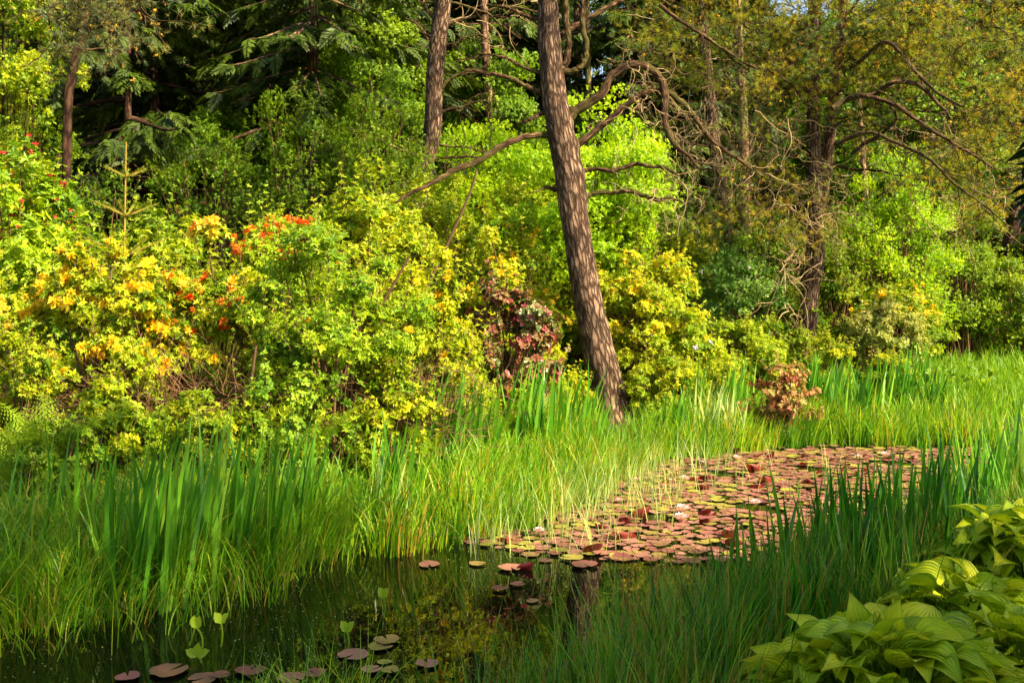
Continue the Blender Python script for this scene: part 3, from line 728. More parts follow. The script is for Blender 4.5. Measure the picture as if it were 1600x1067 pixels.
# ------------------------------------------------------------------ other pines
def pine(label, tp, Y, branches=(), regs=(), bark='pine_bark_red', needles='pine', dead=(), size=.095, tpr=13, dY=1.0, blen=(.45, .85), sides=18, base=None, Yreg=None, downx=0.0, top=None):
    pts = list(tp)
    b = W(pts[-1][0], pts[-1][1], Y); g = float(gz(b[0], Y)); 
    # carry the trunk down to the ground
    pyg = HY + (EYE - g + .15) * F / Y
    if pts[-1][1] < pyg: pts.append((pts[-1][0] + (pts[-1][0] - pts[-2][0]) * .3, pyg, pts[-1][2] * 1.12))
    x0 = (pts[-1][0] - 800) * Y / F
    root = thing('pine_tree', (x0, Y, g), label, 'pine tree', None)
    c, r = limb(pts, Y, 90); mb = MB(); tubes(mb, c, r, sides, .5)
    a = rng.normal(0, .012, mb.v[0].shape) * r.mean(); mb.v[0] = mb.v[0] + a.astype(np.float32) * 2
    mb.build('trunk', M[bark], root)
    for b_ in branches:
        mb = MB(); cc, rr = limb(b_, Y, 40); tubes(mb, cc, rr, 8, .5)
        cc += .012 * np.cumsum(rng.normal(0, .35, cc.shape), 0); mb = MB(); tubes(mb, cc, rr * .62, 8, .5); m = rng.integers(8, 15); i = rng.integers(8, 39, m)
        tubes(mb, wander(cc[i], rng.normal(0, .8, (m, 3)) + np.array([.3, 0, -.1]), rng.uniform(.3, 1.1, m), 10, .25, -.03), np.linspace(1, .25, 10)[None] * .009 * np.ones((m, 1)), 5)
        mb.build('branch', M['branch_bark'], root)
    if regs:
        cen = regions([(a_, b_, c_, d_, max(3, int(e_ * .42))) for a_, b_, c_, d_, e_ in regs], Yreg or Y, dY); n = len(cen)
        tb = MB(); nb = MB()
        # limbs from the trunk out to the shoots
        q = cen[rng.integers(0, n, max(6, n // 14))]
        ax = np.array([c[np.argmin(np.abs(c[:, 2] - (z + rng.uniform(-.3, .9))))] for z in q[:, 2]])
        mid = (ax + q) / 2 + rng.normal(0, .22, q.shape) + np.array([0, 0, .25])
        P = bez(ax, mid, q, 12); P[:, 1:-1] += rng.normal(0, .035, P[:, 1:-1].shape)
        tubes(tb, P, np.linspace(1, .25, 12)[None] * rng.uniform(.012, .03, (len(q), 1)), 5)
        d = rng.normal(0, .7, (n, 3)) + np.array([0, 0, -.35]) + nrm(cen - c[len(c) // 2]) * .6
        pine_boughs(tb, nb, cen, d, rng.uniform(*blen, n), tpr, size, -.04)
        tb.build('boughs', M['branch_bark'], root); nb.build('needles', M[needles], root)
        cb = MB(); i = rng.integers(0, n, n)
        variants(cb, T_TRUSSF, cen[i] + rng.normal(0, .25, (len(i), 3)), rng.normal(0, 1, (len(i), 3)) + np.array([0, 0, 1.]), rng.normal(0, 1, (len(i), 3)), rng.uniform(.018, .035, len(i)), rng.random(len(i)))
        cb.build('male_cones', M['cone'], root)
    if dead:
        tw = MB()
        cen = regions(dead, Yreg or Y, dY); n = len(cen)
        P = wander(cen, rng.normal(0, .8, (n, 3)) + np.array([.6, 0, -.5]), rng.uniform(.4, 1.3, n), 12, .3, -.03)
        tubes(tw, P, np.linspace(1, .35, 12)[None] * rng.uniform(.004, .011, (n, 1)), 4, rng.random(n))
        k = rng.integers(0, n, n * 3); q = P[k, rng.integers(2, 11, len(k))]
        tubes(tw, wander(q, rng.normal(0, 1, (len(k), 3)) + np.array([.2, 0, -.3]), rng.uniform(.12, .5, len(k)), 8, .38, -.03), np.linspace(1, .4, 8)[None] * .004 * np.ones((len(k), 1)), 3, rng.random(len(k)))
        tw.build('dead_twigs', M['pale_twig'], root)
    return root

pine('second pine with crooked reddish trunk and bare arching limbs, left of the leaning pine',
     [(705, -420, 12), (700, -220, 20), (696, -60, 25), (693, 0, 26), (686, 50, 27), (681, 100, 28), (678, 140, 26), (676, 200, 28), (666, 255, 26), (655, 330, 28), (648, 420, 31)], 17,
     [[(690, 62, 10), (678, 57, 9), (665, 55, 8), (655, 46, 7), (643, 37, 6), (628, 31, 5)],
      [(674, 62, 12), (684, 55, 11), (695, 44, 10), (715, 34, 9), (742, 27, 8), (765, 18, 8), (790, 14, 7), (840, 24, 6)],
      [(684, 36, 10), (672, 22, 9), (660, 6, 8), (655, -20, 7)],
      [(684, 145, 11), (693, 132, 10), (705, 121, 9), (722, 115, 9), (745, 111, 7), (775, 114, 6), (800, 117, 4)],
      [(690, 175, 8), (706, 170, 6), (725, 165, 6), (745, 157, 5), (765, 157, 3)],
      [(675, 225, 6), (700, 228, 5), (725, 230, 5), (760, 238, 4)],
      [(674, 252, 8), (690, 247, 6), (720, 246, 6), (745, 246, 5), (770, 250, 3)],
      [(672, 226, 6), (660, 226, 5), (648, 221, 4)],
      [(665, 4, 7), (690, 5, 7), (715, 6, 7), (745, 16, 7), (770, 26, 6), (795, 48, 5), (818, 66, 4)],
      [(696, 70, 5), (710, 66, 4), (730, 55, 4), (748, 51, 3)]],
     [(690, -190, 130, 70, 70), (720, -330, 110, 90, 70), (560, -60, 60, 30, 25)], size=.1, dead=[(760, 20, 80, 30, 14)], bark='pine_bark')
pine('slim red barked pine seen between the two big pine trunks', [(752, -300, 9), (754, -100, 12), (756, 0, 13), (758, 60, 13), (761, 110, 14), (764, 160, 13), (768, 250, 14)], 23,
     [[(757, 84, 5), (745, 88, 4), (730, 92, 3), (715, 95, 2)]], [(750, -190, 120, 60, 60)], size=.13, tpr=9)
pine('very thin reddish pine just right of the large leaning pine', [(915, -200, 7), (917, -50, 8), (918, 40, 8), (919, 110, 9), (921, 175, 9), (922, 260, 9)], 25,
     [], [(930, -100, 90, 50, 50)], size=.14, tpr=8)
pine('thin dark pine trunk close behind the right edge of the large leaning pine', [(898, -200, 8), (900, -60, 10), (902, 40, 11), (903, 100, 12), (904, 150, 12), (905, 240, 12)], 27,
     [], [(880, -120, 90, 50, 40)], size=.14, tpr=8)
pine('brown pine half hidden by drooping twigs, first right of the leaning pine',
     [(1085, -260, 10), (1094, -80, 14), (1098, 20, 16), (1102, 80, 17), (1108, 140, 19), (1113, 200, 19), (1122, 260, 19), (1134, 340, 20), (1140, 470, 21)], 18.5,
     [[(1115, 160, 7), (1128, 147, 6), (1150, 138, 5), (1175, 130, 3)],
      [(1100, 58, 8), (1085, 28, 9), (1062, 14, 9), (1040, 4, 9), (1015, -18, 8)],
      [(1030, 8, 9, -3), (1060, 30, 8, -3), (1100, 55, 8, -3), (1130, 75, 7, -3), (1165, 100, 6, -3), (1200, 112, 5, -3), (1235, 135, 5, -3), (1255, 165, 4, -3), (1275, 178, 3, -3)]],
     [(1085, 60, 60, 45, 70), (1150, 35, 75, 40, 100), (1030, 40, 40, 40, 50), (1070, 105, 40, 35, 55), (1000, 60, 35, 35, 22), (1150, -80, 150, 60, 170), (1060, -60, 70, 50, 60), (1040, 190, 30, 22, 14)],
     dead=[(1140, 130, 60, 60, 42), (1090, 200, 50, 50, 36), (1180, 200, 50, 60, 34), (1000, 60, 50, 50, 20), (1160, 290, 70, 40, 30), (1105, 330, 50, 60, 20), (1110, 420, 20, 40, 6)], Yreg=16.8, dY=.8, bark='pine_bark')
pine('dark red pine trunk in the shade left of the twin trunks', [(1150, -200, 10), (1152, 0, 13), (1156, 100, 15), (1160, 160, 16), (1162, 220, 15), (1166, 300, 15)], 21,
     [[(1160, 150, 6), (1140, 140, 5), (1120, 128, 3)]], [(1190, 90, 60, 50, 45), (1190, -100, 120, 50, 60)], bark='pine_bark_red', size=.12)
pine('sunlit pine trunk wrapped in pale dead twigs, behind the small red leaved bush',
     [(1262, -330, 10.3), (1268, -120, 15.5), (1272, 0, 18.9), (1274, 60, 19.8), (1274, 110, 19.8), (1271, 165, 20.6), (1271, 220, 21.5), (1273, 270, 21.5), (1276, 330, 23.2), (1275, 400, 25.8), (1267, 450, 27.5), (1260, 510, 31.0), (1255, 575, 32.7)], 16.5,
     [[(1272, 115, 8), (1300, 108, 8), (1330, 102, 7), (1360, 60, 6), (1382, 50, 5)],
      [(1272, 345, 8), (1245, 340, 7), (1220, 328, 6), (1190, 312, 5), (1160, 300, 4)],
      [(1268, 150, 7), (1220, 135, 6), (1180, 115, 5), (1130, 80, 4)]],
     [(1300, 40, 90, 50, 150), (1220, 70, 60, 50, 90), (1225, 150, 50, 40, 60), (1330, 110, 60, 50, 95), (1210, 285, 55, 28, 60), (1150, 330, 60, 26, 45), (1260, 330, 50, 26, 34), (1200, 225, 45, 35, 26), (1330, 175, 40, 45, 50),
      (1300, -80, 170, 60, 190), (1390, 70, 60, 60, 80)],
     dead=[(1250, 340, 40, 60, 40), (1215, 210, 50, 60, 34), (1240, 430, 22, 50, 24), (1200, 300, 60, 40, 30), (1290, 290, 40, 50, 16)], Yreg=15.9, dY=.9, bark='pine_bark')
pine('dark pine touching the twig wrapped pine, its long limbs drooping to the right',
     [(1330, -260, 10.5), (1322, -60, 15.0), (1314, 60, 18.0), (1305, 140, 19.5), (1297, 200, 19.5), (1293, 240, 19.5), (1284, 300, 19.5), (1268, 400, 21.0), (1254, 500, 22.5)], 17.5,
     [[(1300, 170, 13, -3.3), (1325, 155, 11, -3.3), (1350, 150, 10, -3.7), (1375, 155, 9, -3.9), (1400, 166, 9, -4.1), (1425, 182, 8, -4.3), (1455, 205, 7, -4.3), (1485, 225, 6, -4.3), (1515, 240, 5, -4.3), (1555, 265, 4, -4.3)],
      [(1305, 225, 10, -3.3), (1330, 212, 9, -3.5), (1360, 205, 8, -3.7), (1395, 218, 7, -3.9), (1430, 233, 7, -4.1), (1460, 250, 6, -4.3), (1495, 285, 5, -4.3), (1535, 315, 4, -4.3), (1575, 350, 3, -4.3)],
      [(1340, 150, 9, -3.3), (1365, 145, 9, -3.3), (1390, 130, 9, -3.5), (1415, 128, 9, -3.5), (1440, 138, 9, -3.7), (1465, 165, 8, -3.8), (1480, 180, 6, -3.9)],
      [(1330, 105, 10, -2.3), (1345, 95, 9, -2.7), (1365, 75, 9, -2.9), (1385, 68, 8, -3.3), (1405, 85, 7, -3.3), (1420, 105, 7, -3.5), (1445, 130, 6, -3.7), (1470, 150, 5, -3.9), (1500, 165, 4, -4.3)],
      [(1330, 240, 9, -2.8), (1350, 228, 8, -2.9), (1380, 212, 7, -3.1), (1400, 190, 6, -3.3), (1390, 170, 5, -3.5)]],
     [(1440, 30, 90, 45, 170), (1540, 60, 70, 60, 150), (1460, 95, 70, 40, 110), (1570, 150, 50, 50, 90), (1510, 190, 60, 40, 80), (1430, 260, 60, 35, 50), (1540, 300, 50, 45, 60), (1380, 120, 40, 45, 60), (1590, 230, 40, 50, 50), (1480, 240, 50, 40, 50),
      (1480, -80, 160, 60, 230), (1390, 330, 30, 25, 12), (1590, 20, 60, 60, 60), (1400, 20, 60, 40, 60)],
     dead=[(1450, 220, 60, 60, 30), (1540, 280, 40, 60, 20), (1470, 330, 60, 40, 12)], Yreg=15.6, dY=1.0)
pine('pale barked slender pine at the back of the far meadow, right of the yellow azalea', [(1478, -60, 6), (1482, 100, 8), (1484, 250, 9), (1488, 370, 11), (1489, 440, 12), (1490, 515, 12)], 24,
     [], [(1490, 270, 60, 60, 60), (1480, 100, 70, 60, 50)], size=.13, tpr=8, bark='pine_bark')
pine('bent dark pine leaning right at the far right end of the meadow', [(1600, 200, 14), (1592, 300, 18), (1583, 360, 21), (1572, 400, 20), (1560, 450, 17), (1549, 510, 15), (1544, 545, 16)], 23,
     [[(1575, 385, 6), (1540, 395, 5), (1500, 392, 3)]], [(1590, 250, 60, 40, 70), (1610, 130, 70, 60, 60)], size=.13, tpr=8, bark='dark_bark')
pine('thin straight pine between the twig wrapped pine and the meadow', [(1340, 60, 6), (1345, 200, 8), (1352, 300, 9), (1355, 380, 9), (1357, 450, 9)], 22,
     [], [(1350, 230, 40, 40, 25)], size=.13, tpr=8)
pine('grey green pine with a leaning trunk at the top left, above the red flowered shrub',
     [(150, -160, 9), (140, -40, 11), (130, 40, 12), (120, 85, 13), (112, 125, 14), (105, 200, 14)], 14,
     [[(140, 0, 7), (110, 5, 6), (80, 15, 5), (55, 30, 3)], [(140, -20, 7), (180, 10, 6), (215, 20, 5), (245, 30, 3)]],
     [(90, 25, 35, 22, 38), (150, 40, 40, 24, 50), (205, 15, 25, 14, 18), (165, 75, 18, 8, 6), (230, 15, 22, 10, 10), (120, -40, 110, 40, 90)], needles='pine_grey', size=.085, tpr=13, bark='dark_bark', Yreg=12, dY=.5)

# ------------------------------------------------------------------ dark wood at the back
def wood():
    a = spruce('spruce_tree', 'tall dark spruce with hanging twigs in the shaded wood, second trunk from the left', (200 - 800) * 18 / F, 18, 12, .09, z0=.8, nb=95)
    x = lambda px, Y: (px - 800) * Y / F
    b = spruce('spruce_tree', 'broad dark spruce with a thick rough trunk behind the green azaleas', x(240, 20), 20, 14, .17, z0=1.6, nb=110, per=26, ss=.42)
    c = spruce('spruce_tree', 'ragged spruce with a bare reddish lower trunk, left of the second pine', x(490, 19), 19, 13, .14, z0=3.2, nb=80, per=22, blen=.28, bark=M['pine_bark_red'], droop=.9)
    src = [a, b, c]
    sp = [(-120, 19, 1), (20, 21, 0), (95, 24, 1), (330, 22, 0), (395, 25, 1), (560, 24, 2), (615, 22, 0), (640, 28, 1), (720, 26, 0), (800, 26, 1), (850, 29, 2), (960, 27, 0), (1040, 25, 1), (1190, 27, 1), (300, 29, 1), (170, 29, 2), (470, 29, 0),
          (1500, 30, 1), (1580, 27, 0), (1400, 32, 1), (1660, 24, 1), (-220, 24, 0), (1300, 30, 0), (1130, 31, 1)]
    labs = ['dark spruce outside the left edge behind the yellow green tree top', 'dark spruce behind the red flowered shrub at the left edge', 'spruce between the leaning grey green pine and the thin second trunk', 'spruce behind the loose olive green bush', 'spruce behind the tall leafy olive bush',
            'ragged spruce between the bare reddish spruce trunk and the second pine', 'spruce close to the left of the second pine', 'far spruce behind the trunk of the second pine', 'spruce behind the slim red barked pine', 'spruce just left of the leaning pine trunk', 'far ragged spruce behind the leaning pine trunk',
            'spruce behind the arching limb of the leaning pine', 'spruce behind the pale twigs right of the leaning pine', 'spruce behind the dark red pine trunk', 'far spruce behind the spruce of the loose olive green bush', 'far ragged spruce left of the thick rough trunk', 'far spruce behind the bare reddish spruce trunk',
            'far dark spruce behind the pale barked slender pine', 'spruce behind the bent dark pine at the far right', 'far spruce behind the variegated dome', 'spruce outside the right edge beyond the meadow', 'spruce far outside the left edge', 'far spruce behind the twig wrapped pine', 'far spruce behind the elder']
    for i, (px, Y, k) in enumerate(sp):
        xx = x(px, Y)
        copy_tree(src[k], (xx, Y, float(gz(xx, Y))), labs[i], float(rng.uniform(.85, 1.2)), float(rng.uniform(0, 6)), group='spruces in the wood')
    # broadleaf trees of the wood
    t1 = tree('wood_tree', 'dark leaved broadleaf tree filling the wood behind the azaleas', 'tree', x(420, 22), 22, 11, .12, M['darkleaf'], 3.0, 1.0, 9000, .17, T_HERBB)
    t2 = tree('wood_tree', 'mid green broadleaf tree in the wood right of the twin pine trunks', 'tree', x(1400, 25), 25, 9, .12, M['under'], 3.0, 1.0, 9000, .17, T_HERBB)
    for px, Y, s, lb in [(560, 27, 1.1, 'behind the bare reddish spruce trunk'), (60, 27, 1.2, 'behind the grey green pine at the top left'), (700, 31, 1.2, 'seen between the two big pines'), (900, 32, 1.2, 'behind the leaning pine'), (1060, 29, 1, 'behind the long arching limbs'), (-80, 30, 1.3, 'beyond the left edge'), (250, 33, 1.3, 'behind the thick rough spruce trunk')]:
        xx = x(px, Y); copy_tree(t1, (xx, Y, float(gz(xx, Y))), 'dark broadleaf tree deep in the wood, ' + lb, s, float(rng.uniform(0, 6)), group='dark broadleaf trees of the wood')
    for px, Y, s, lb in [(1540, 27, 1., 'left of the bent dark pine'), (1250, 28, 1., 'behind the twig wrapped pine'), (1330, 33, 1.2, 'behind the thin straight pine'), (1480, 35, 1.2, 'far behind the pale slender pine'), (1620, 32, 1.3, 'at the far right corner'), (1160, 35, 1.2, 'far behind the dark red pine'), (1020, 34, 1.1, 'far behind the arching limb')]:
        xx = x(px, Y); copy_tree(t2, (xx, Y, float(gz(xx, Y))), 'mid green broadleaf tree, ' + lb, s, float(rng.uniform(0, 6)), group='green trees behind the meadow')
    # the far wood reads as one mass
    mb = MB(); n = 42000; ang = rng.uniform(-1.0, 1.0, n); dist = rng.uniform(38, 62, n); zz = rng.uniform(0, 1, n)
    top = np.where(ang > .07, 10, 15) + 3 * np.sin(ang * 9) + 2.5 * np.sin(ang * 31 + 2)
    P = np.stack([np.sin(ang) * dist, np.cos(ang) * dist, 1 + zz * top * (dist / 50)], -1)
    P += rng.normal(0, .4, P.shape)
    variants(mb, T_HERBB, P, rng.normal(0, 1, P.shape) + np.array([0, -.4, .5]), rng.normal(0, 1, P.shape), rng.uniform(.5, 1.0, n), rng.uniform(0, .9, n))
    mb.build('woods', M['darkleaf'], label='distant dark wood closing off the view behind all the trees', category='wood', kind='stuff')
wood()

# ------------------------------------------------------------------ understory behind the flowering shrubs
UN = T_HERB
def bush(label, px, Y, top, hw, m, n, size=.075, temps=None, **k): return shrub(k.pop('name', 'green_bush'), label, k.pop('cat', 'bush'), px, Y, top, hw, M[m], int(n * 1.35), size * .86, temps or UN, **k)
tree('broadleaf_tree', 'fine leafed broadleaf tree between the thick rough spruce and the ragged spruce', 'tree', (345 - 800) * 18.5 / F, 18.5, 4.7, .07, M['under'], 1.3, 1.0, 9000, .1, T_HERB, nc=80, cr=.2)
tree('broadleaf_tree', 'broadleaf tree with airy green crown left of the second pine', 'tree', (575 - 800) * 19.5 / F, 19.5, 7.2, .07, M['under'], 1.3, 1.5, 10000, .1, T_HERB, nc=80, cr=.2, tint=(.65, .3))
tree('broadleaf_tree', 'yellow green tree filling the upper left corner behind the red flowers', 'tree', (5 - 800) * 14 / F, 14, 6.6, .07, M['azalea'], 1.0, 1.5, 7000, .09, T_HERB, nc=70, cr=.2, tint=(.4, .3))
tree('broadleaf_tree', 'green broadleaf tree behind the slim red barked pine', 'tree', (760 - 800) * 24 / F, 24, 7.5, .08, M['under'], 1.8, 1.5, 8000, .13, T_HERB, nc=70, cr=.2)
bush('yellow green bush climbing behind the leaning pine', 830, 14.9, 250, 80, 'azalea', 4200, .075, T_ROSF, nc=60)
bush('leafy yellow green bush behind the sprawling golden azalea', 1040, 16.8, 330, 80, 'azalea', 4200, .075, T_ROSF, nc=60)
bush('mid green bush behind the two feathery bushes', 1210, 17, 420, 70, 'azalea', 3000, .08, T_ROSF, nc=45, tint=(.35, .35))
bush('fresh green bush behind the golden and orange azaleas', 250, 12, 300, 110, 'azalea', 3200, .075, T_ROSF, nc=50, tint=(.3, .35))
bush('loose yellow green bush between the orange azalea and the broad green azalea', 560, 12, 290, 100, 'azalea', 4000, .07, T_ROSF, nc=60, tint=(.45, .35))
bush('loose olive green bush in front of the dark spruces', 330, 16, 170, 110, 'under', 3600, .085, nc=60, twigs=200)
bush('tall leafy olive bush left of the second pine', 470, 16.5, 130, 105, 'under', 4200, .085, nc=60, twigs=150)
bush('mid green bush growing round the foot of the second pine', 590, 16, 95, 95, 'under', 4600, .085, nc=60, tint=(.7, .3), twigs=150)
bush('small leafed bush in the shade behind the yellow azalea', 150, 14.5, 255, 120, 'under', 3000, .07, nc=50, tint=(.35, .3))
bush('bright green bush below the arching limbs of the second pine', 620, 14, 225, 110, 'azalea', 5200, .07, T_ROSF, nc=70, tint=(.5, .3), twigs=150)
bush('yellowish green bush between the second pine and the leaning pine', 730, 14.6, 262, 95, 'azalea', 4600, .07, T_ROSF, nc=60, twigs=150)
tree('maple_tree', 'vivid light green young maple behind the leaning pine', 'maple tree', (905 - 800) * 15.2 / F, 15.2, 4.55, .06, M['maple'], 1.6, .8, 9500, .085, T_HERB, nc=90, cr=.2)
tree('maple_tree', 'smaller light green maple between the two big pines', 'maple tree', (775 - 800) * 18.5 / F, 18.5, 4.9, .06, M['maple'], 1.3, .8, 7200, .085, T_HERB, nc=70, cr=.2)
bush('rounded vivid green bush right of the leaning pine trunk', 985, 14.9, 195, 62, 'maple', 3600, .085, nc=45)
bush('green bush behind the vivid green maple', 1010, 20, 190, 90, 'under', 3600, .1, nc=45)
bush('grey green elder with flat creamy flower heads', 1150, 16.2, 388, 75, 'rowan', 2300, .11, T_HERBB, nc=36, flowers=[(M['f_white'], 16, .06, T_TRUSSF, .3)], name='elder_bush', cat='elder')
bush('olive bush between the thin trunks right of the leaning pine', 1090, 18.5, 310, 85, 'under', 3800, .09, nc=50)
bush('dull green bush behind the elder', 1215, 19, 330, 80, 'under', 3500, .09, nc=50, tint=(.6, .3))
bush('bright yellow green bush under the drooping pine limbs', 1395, 19.5, 235, 100, 'maple', 6400, .09, nc=75, tint=(.45, .35))
bush('leafy bush right of the bright yellow green bush', 1500, 21, 300, 80, 'under', 4000, .1, nc=50, tint=(.7, .3))
bush('green bush at the far right corner of the meadow', 1580, 21, 400, 70, 'azalea', 3600, .09, nc=50, tint=(.3, .3))
bush('light leaved bush behind the variegated dome', 1310, 19, 330, 60, 'azalea', 3000, .08, nc=40, tint=(.4, .3))
bush('small bush with layered pale green leaves at the meadow edge', 1515, 21.5, 470, 40, 'rowan', 900, .12, T_HERBB, nc=16)

# ------------------------------------------------------------------ flowering shrubs of the bank
AZ = dict(name='azalea_bush', cat='azalea')
def az(label, px, Y, top, hw, m, n, size=.062, temps=None, **k): return shrub('azalea_bush', label, 'azalea', px, Y, top, hw, M[m], int(n * 2.0), size * .76, temps or (T_ROS + T_ROS + T_HERB[:3]), **{'bare': .42 if Y < 11 and top < 520 else .2, 'twigs': 420, **k})
shrub('red_flowered_shrub', 'tall shrub with small crimson flower tufts on its upper shoots, at the left edge', 'shrub', 35, 11, 145, 110, M['azalea_fresh'], 3800, .08, T_ROSF, nc=50,
      flowers=[(M['f_red'], 120, .04, T_TRUSSF, .1)], tint=(.4, .3))
bush('yellow green tree top at the upper left corner', -10, 15, 0, 60, 'azalea', 3000, .08, T_ROSF, nc=40)
az('azalea with pale yellow blooms at the left edge', -20, 9.6, 350, 80, 'azalea', 1300, nc=26, flowers=[(M['f_pale'], 60, .065, T_TRUSS, .0)])
az('azalea thick with golden yellow blooms', 165, 8.9, 368, 140, 'azalea', 2500, nc=42, flowers=[(M['f_yellow'], 190, .062, T_TRUSS, -.1)], cr=.25)
az('azalea carrying vivid orange red blooms among green leaves', 330, 9.4, 350, 110, 'azalea', 2100, nc=34, flowers=[(M['f_orange'], 110, .042, T_TRUSS, -.1), (M['f_pale'], 30, .065, T_TRUSS, .3)])
az('tall green azalea with pale orange blooms only at its top', 440, 10.4, 300, 110, 'azalea_fresh', 2300, nc=38, flowers=[(M['f_orange'], 50, .06, T_TRUSS, .4)])
az('broad light green azalea almost out of bloom, dark stems showing', 520, 8.8, 340, 150, 'azalea_fresh', 3000, nc=46, cr=.24, flowers=[(M['f_yellow'], 6, .05, T_TRUSS, .1)])
az('yellow green azalea with a few amber blooms left of the purple leaved bush', 655, 9.6, 372, 95, 'azalea', 2300, nc=38, flowers=[(M['f_yellow'], 26, .055, T_TRUSS, -.3)], tint=(.65, .3))
az('small pink flowered shrub poking up behind the green azalea', 465, 11.2, 232, 48, 'azalea_fresh', 800, nc=16, flowers=[(M['f_pink'], 60, .04, T_TRUSSF, .2)], tint=(.3, .2))
az('azalea seedling with amber leaves low on the left bank', 150, 7.9, 590, 90, 'azalea', 900, nc=20, twigs=120)
az('low fresh green azalea between the ferns and the iris', 330, 8.0, 600, 90, 'azalea', 800, nc=18, twigs=120)
az('light green small leafed bush on thin pink stems', 440, 7.9, 540, 65, 'low', 900, .045, T_ROUND, nc=18)
az('green low azalea at the foot of the broad azalea', 610, 8.8, 560, 75, 'azalea', 1200, nc=24, tint=(.6, .3))
az('yellow azalea rising behind the purple leaved bush', 790, 13.4, 330, 90, 'azalea_yellow', 3000, .06, T_ROSF, nc=48, flowers=[(M['f_yellow'], 95, .06, T_TRUSSF, .1)], tint=(.5, .3))
az('sprawling golden azalea close to the right of the leaning pine', 1000, 14.2, 385, 105, 'azalea_yellow', 3600, .062, T_ROSF, nc=54, flowers=[(M['f_yellow'], 120, .06, T_TRUSSF, -.2)], tint=(.6, .3))
az('yellow leaved azalea directly behind the trunk of the leaning pine', 895, 15, 350, 75, 'azalea_yellow', 3000, .062, T_ROSF, nc=44, flowers=[(M['f_yellow'], 70, .065, T_TRUSSF, .0)], tint=(.45, .3))
az('yellow green azalea below the purple leaved bush', 700, 10.3, 500, 65, 'azalea_yellow', 1300, nc=26, flowers=[(M['f_yellow'], 16, .05, T_TRUSS, .0)], tint=(.5, .3))
shrub('purple_leaved_bush', 'dark purple and green round leaved bush with crimson flowers', 'rhododendron', 800, 11.4, 440, 72, M['burgundy'], 2400, .052, T_ROUND, nc=44, flowers=[(M['f_pink'], 34, .045, T_TRUSSF, .0)], low=.1)
az('low fresh bush hiding the left foot of the leaning pine', 888, 12.5, 588, 42, 'azalea', 1500, .05, T_ROSF, nc=24, tint=(.75, .25))
az('low yellow bush right of the foot of the leaning pine', 1022, 12.9, 545, 45, 'azalea_yellow', 1300, .05, T_ROSF, nc=22)
shrub('lilac_flowered_bush', 'yellow green bush dotted with pale lilac flowers', 'rhododendron', 1070, 13.6, 470, 55, M['azalea_yellow'], 1900, .06, T_ROSF, nc=28, flowers=[(M['f_lilac'], 22, .05, T_TRUSSF, -.1)])
az('light yellow green azalea in front of the elder', 1165, 14.5, 480, 75, 'azalea_yellow', 2600, .06, T_ROSF, nc=40, tint=(.35, .3))
az('feathery yellow green bush at the foot of the twig wrapped pine', 1275, 15.3, 505, 45, 'azalea_yellow', 1600, .06, T_HERB, nc=26, tint=(.35, .25))
shrub('variegated_bush', 'dome shaped bush with cream edged leaves', 'bush', 1380, 15.8, 458, 62, M['cream'], 3200, .055, T_ROSF, nc=46, tint=(.6, .35))
az('azalea with a long bank of yellow blooms behind the variegated dome', 1405, 18, 440, 85, 'azalea', 2600, .07, T_ROSF, nc=42, flowers=[(M['f_yellow'], 130, .07, T_TRUSSF, .15)], tint=(.3, .25))
shrub('red_leaved_bush', 'small bush with bronze red young leaves standing in the shore grass', 'bush', 1217, 12.0, 556, 62, M['bronze'], 1500, .034, T_ROUND, nc=30, tint=(.5, .45), cr=.34, zc=.42, rmin=.1, twigmat=M['dry_twig'])

for lab, px, Y, top, hw, m, n in [
    ('low yellow green bush behind the grass left of the red leaved bush', 1135, 13.4, 548, 45, 'azalea_yellow', 1500), ('low fresh green bush behind the iris right of the red leaved bush', 1300, 14.4, 520, 45, 'azalea', 1500),
    ('low leafy bush in front of the variegated dome', 1395, 15.0, 545, 50, 'azalea', 1300), ('yellow green bush under the golden azalea right of the pine foot', 1065, 13.0, 560, 45, 'azalea_yellow', 1500),
    ('small leafed bush between the purple leaved bush and the leaning pine', 862, 12.2, 520, 38, 'azalea_yellow', 1300), ('low yellow green bush below the left side of the purple leaved bush', 735, 10.8, 575, 45, 'azalea_yellow', 1400),
    ('low fresh bush in front of the purple leaved bush', 815, 11.0, 600, 42, 'azalea', 1200), ('low feathery bush at the foot of the tall iris', 640, 9.6, 590, 55, 'azalea', 1300),
    ('leafy green bush at the left edge above the fern', 20, 8.2, 520, 70, 'azalea', 1300), ('bright low bush under the forked dark stem', 240, 7.9, 620, 60, 'azalea_fresh', 1100),
    ('low leafy bush left of the pinkish stem', 330, 7.7, 640, 60, 'azalea', 1100), ('low leafy growth at the left edge under the golden azalea', 90, 7.5, 640, 80, 'low', 1200)]:
    az(lab, px, Y, top, hw, m, n, .05, nc=24, bare=.1, twigs=80, tint=(.55, .36))

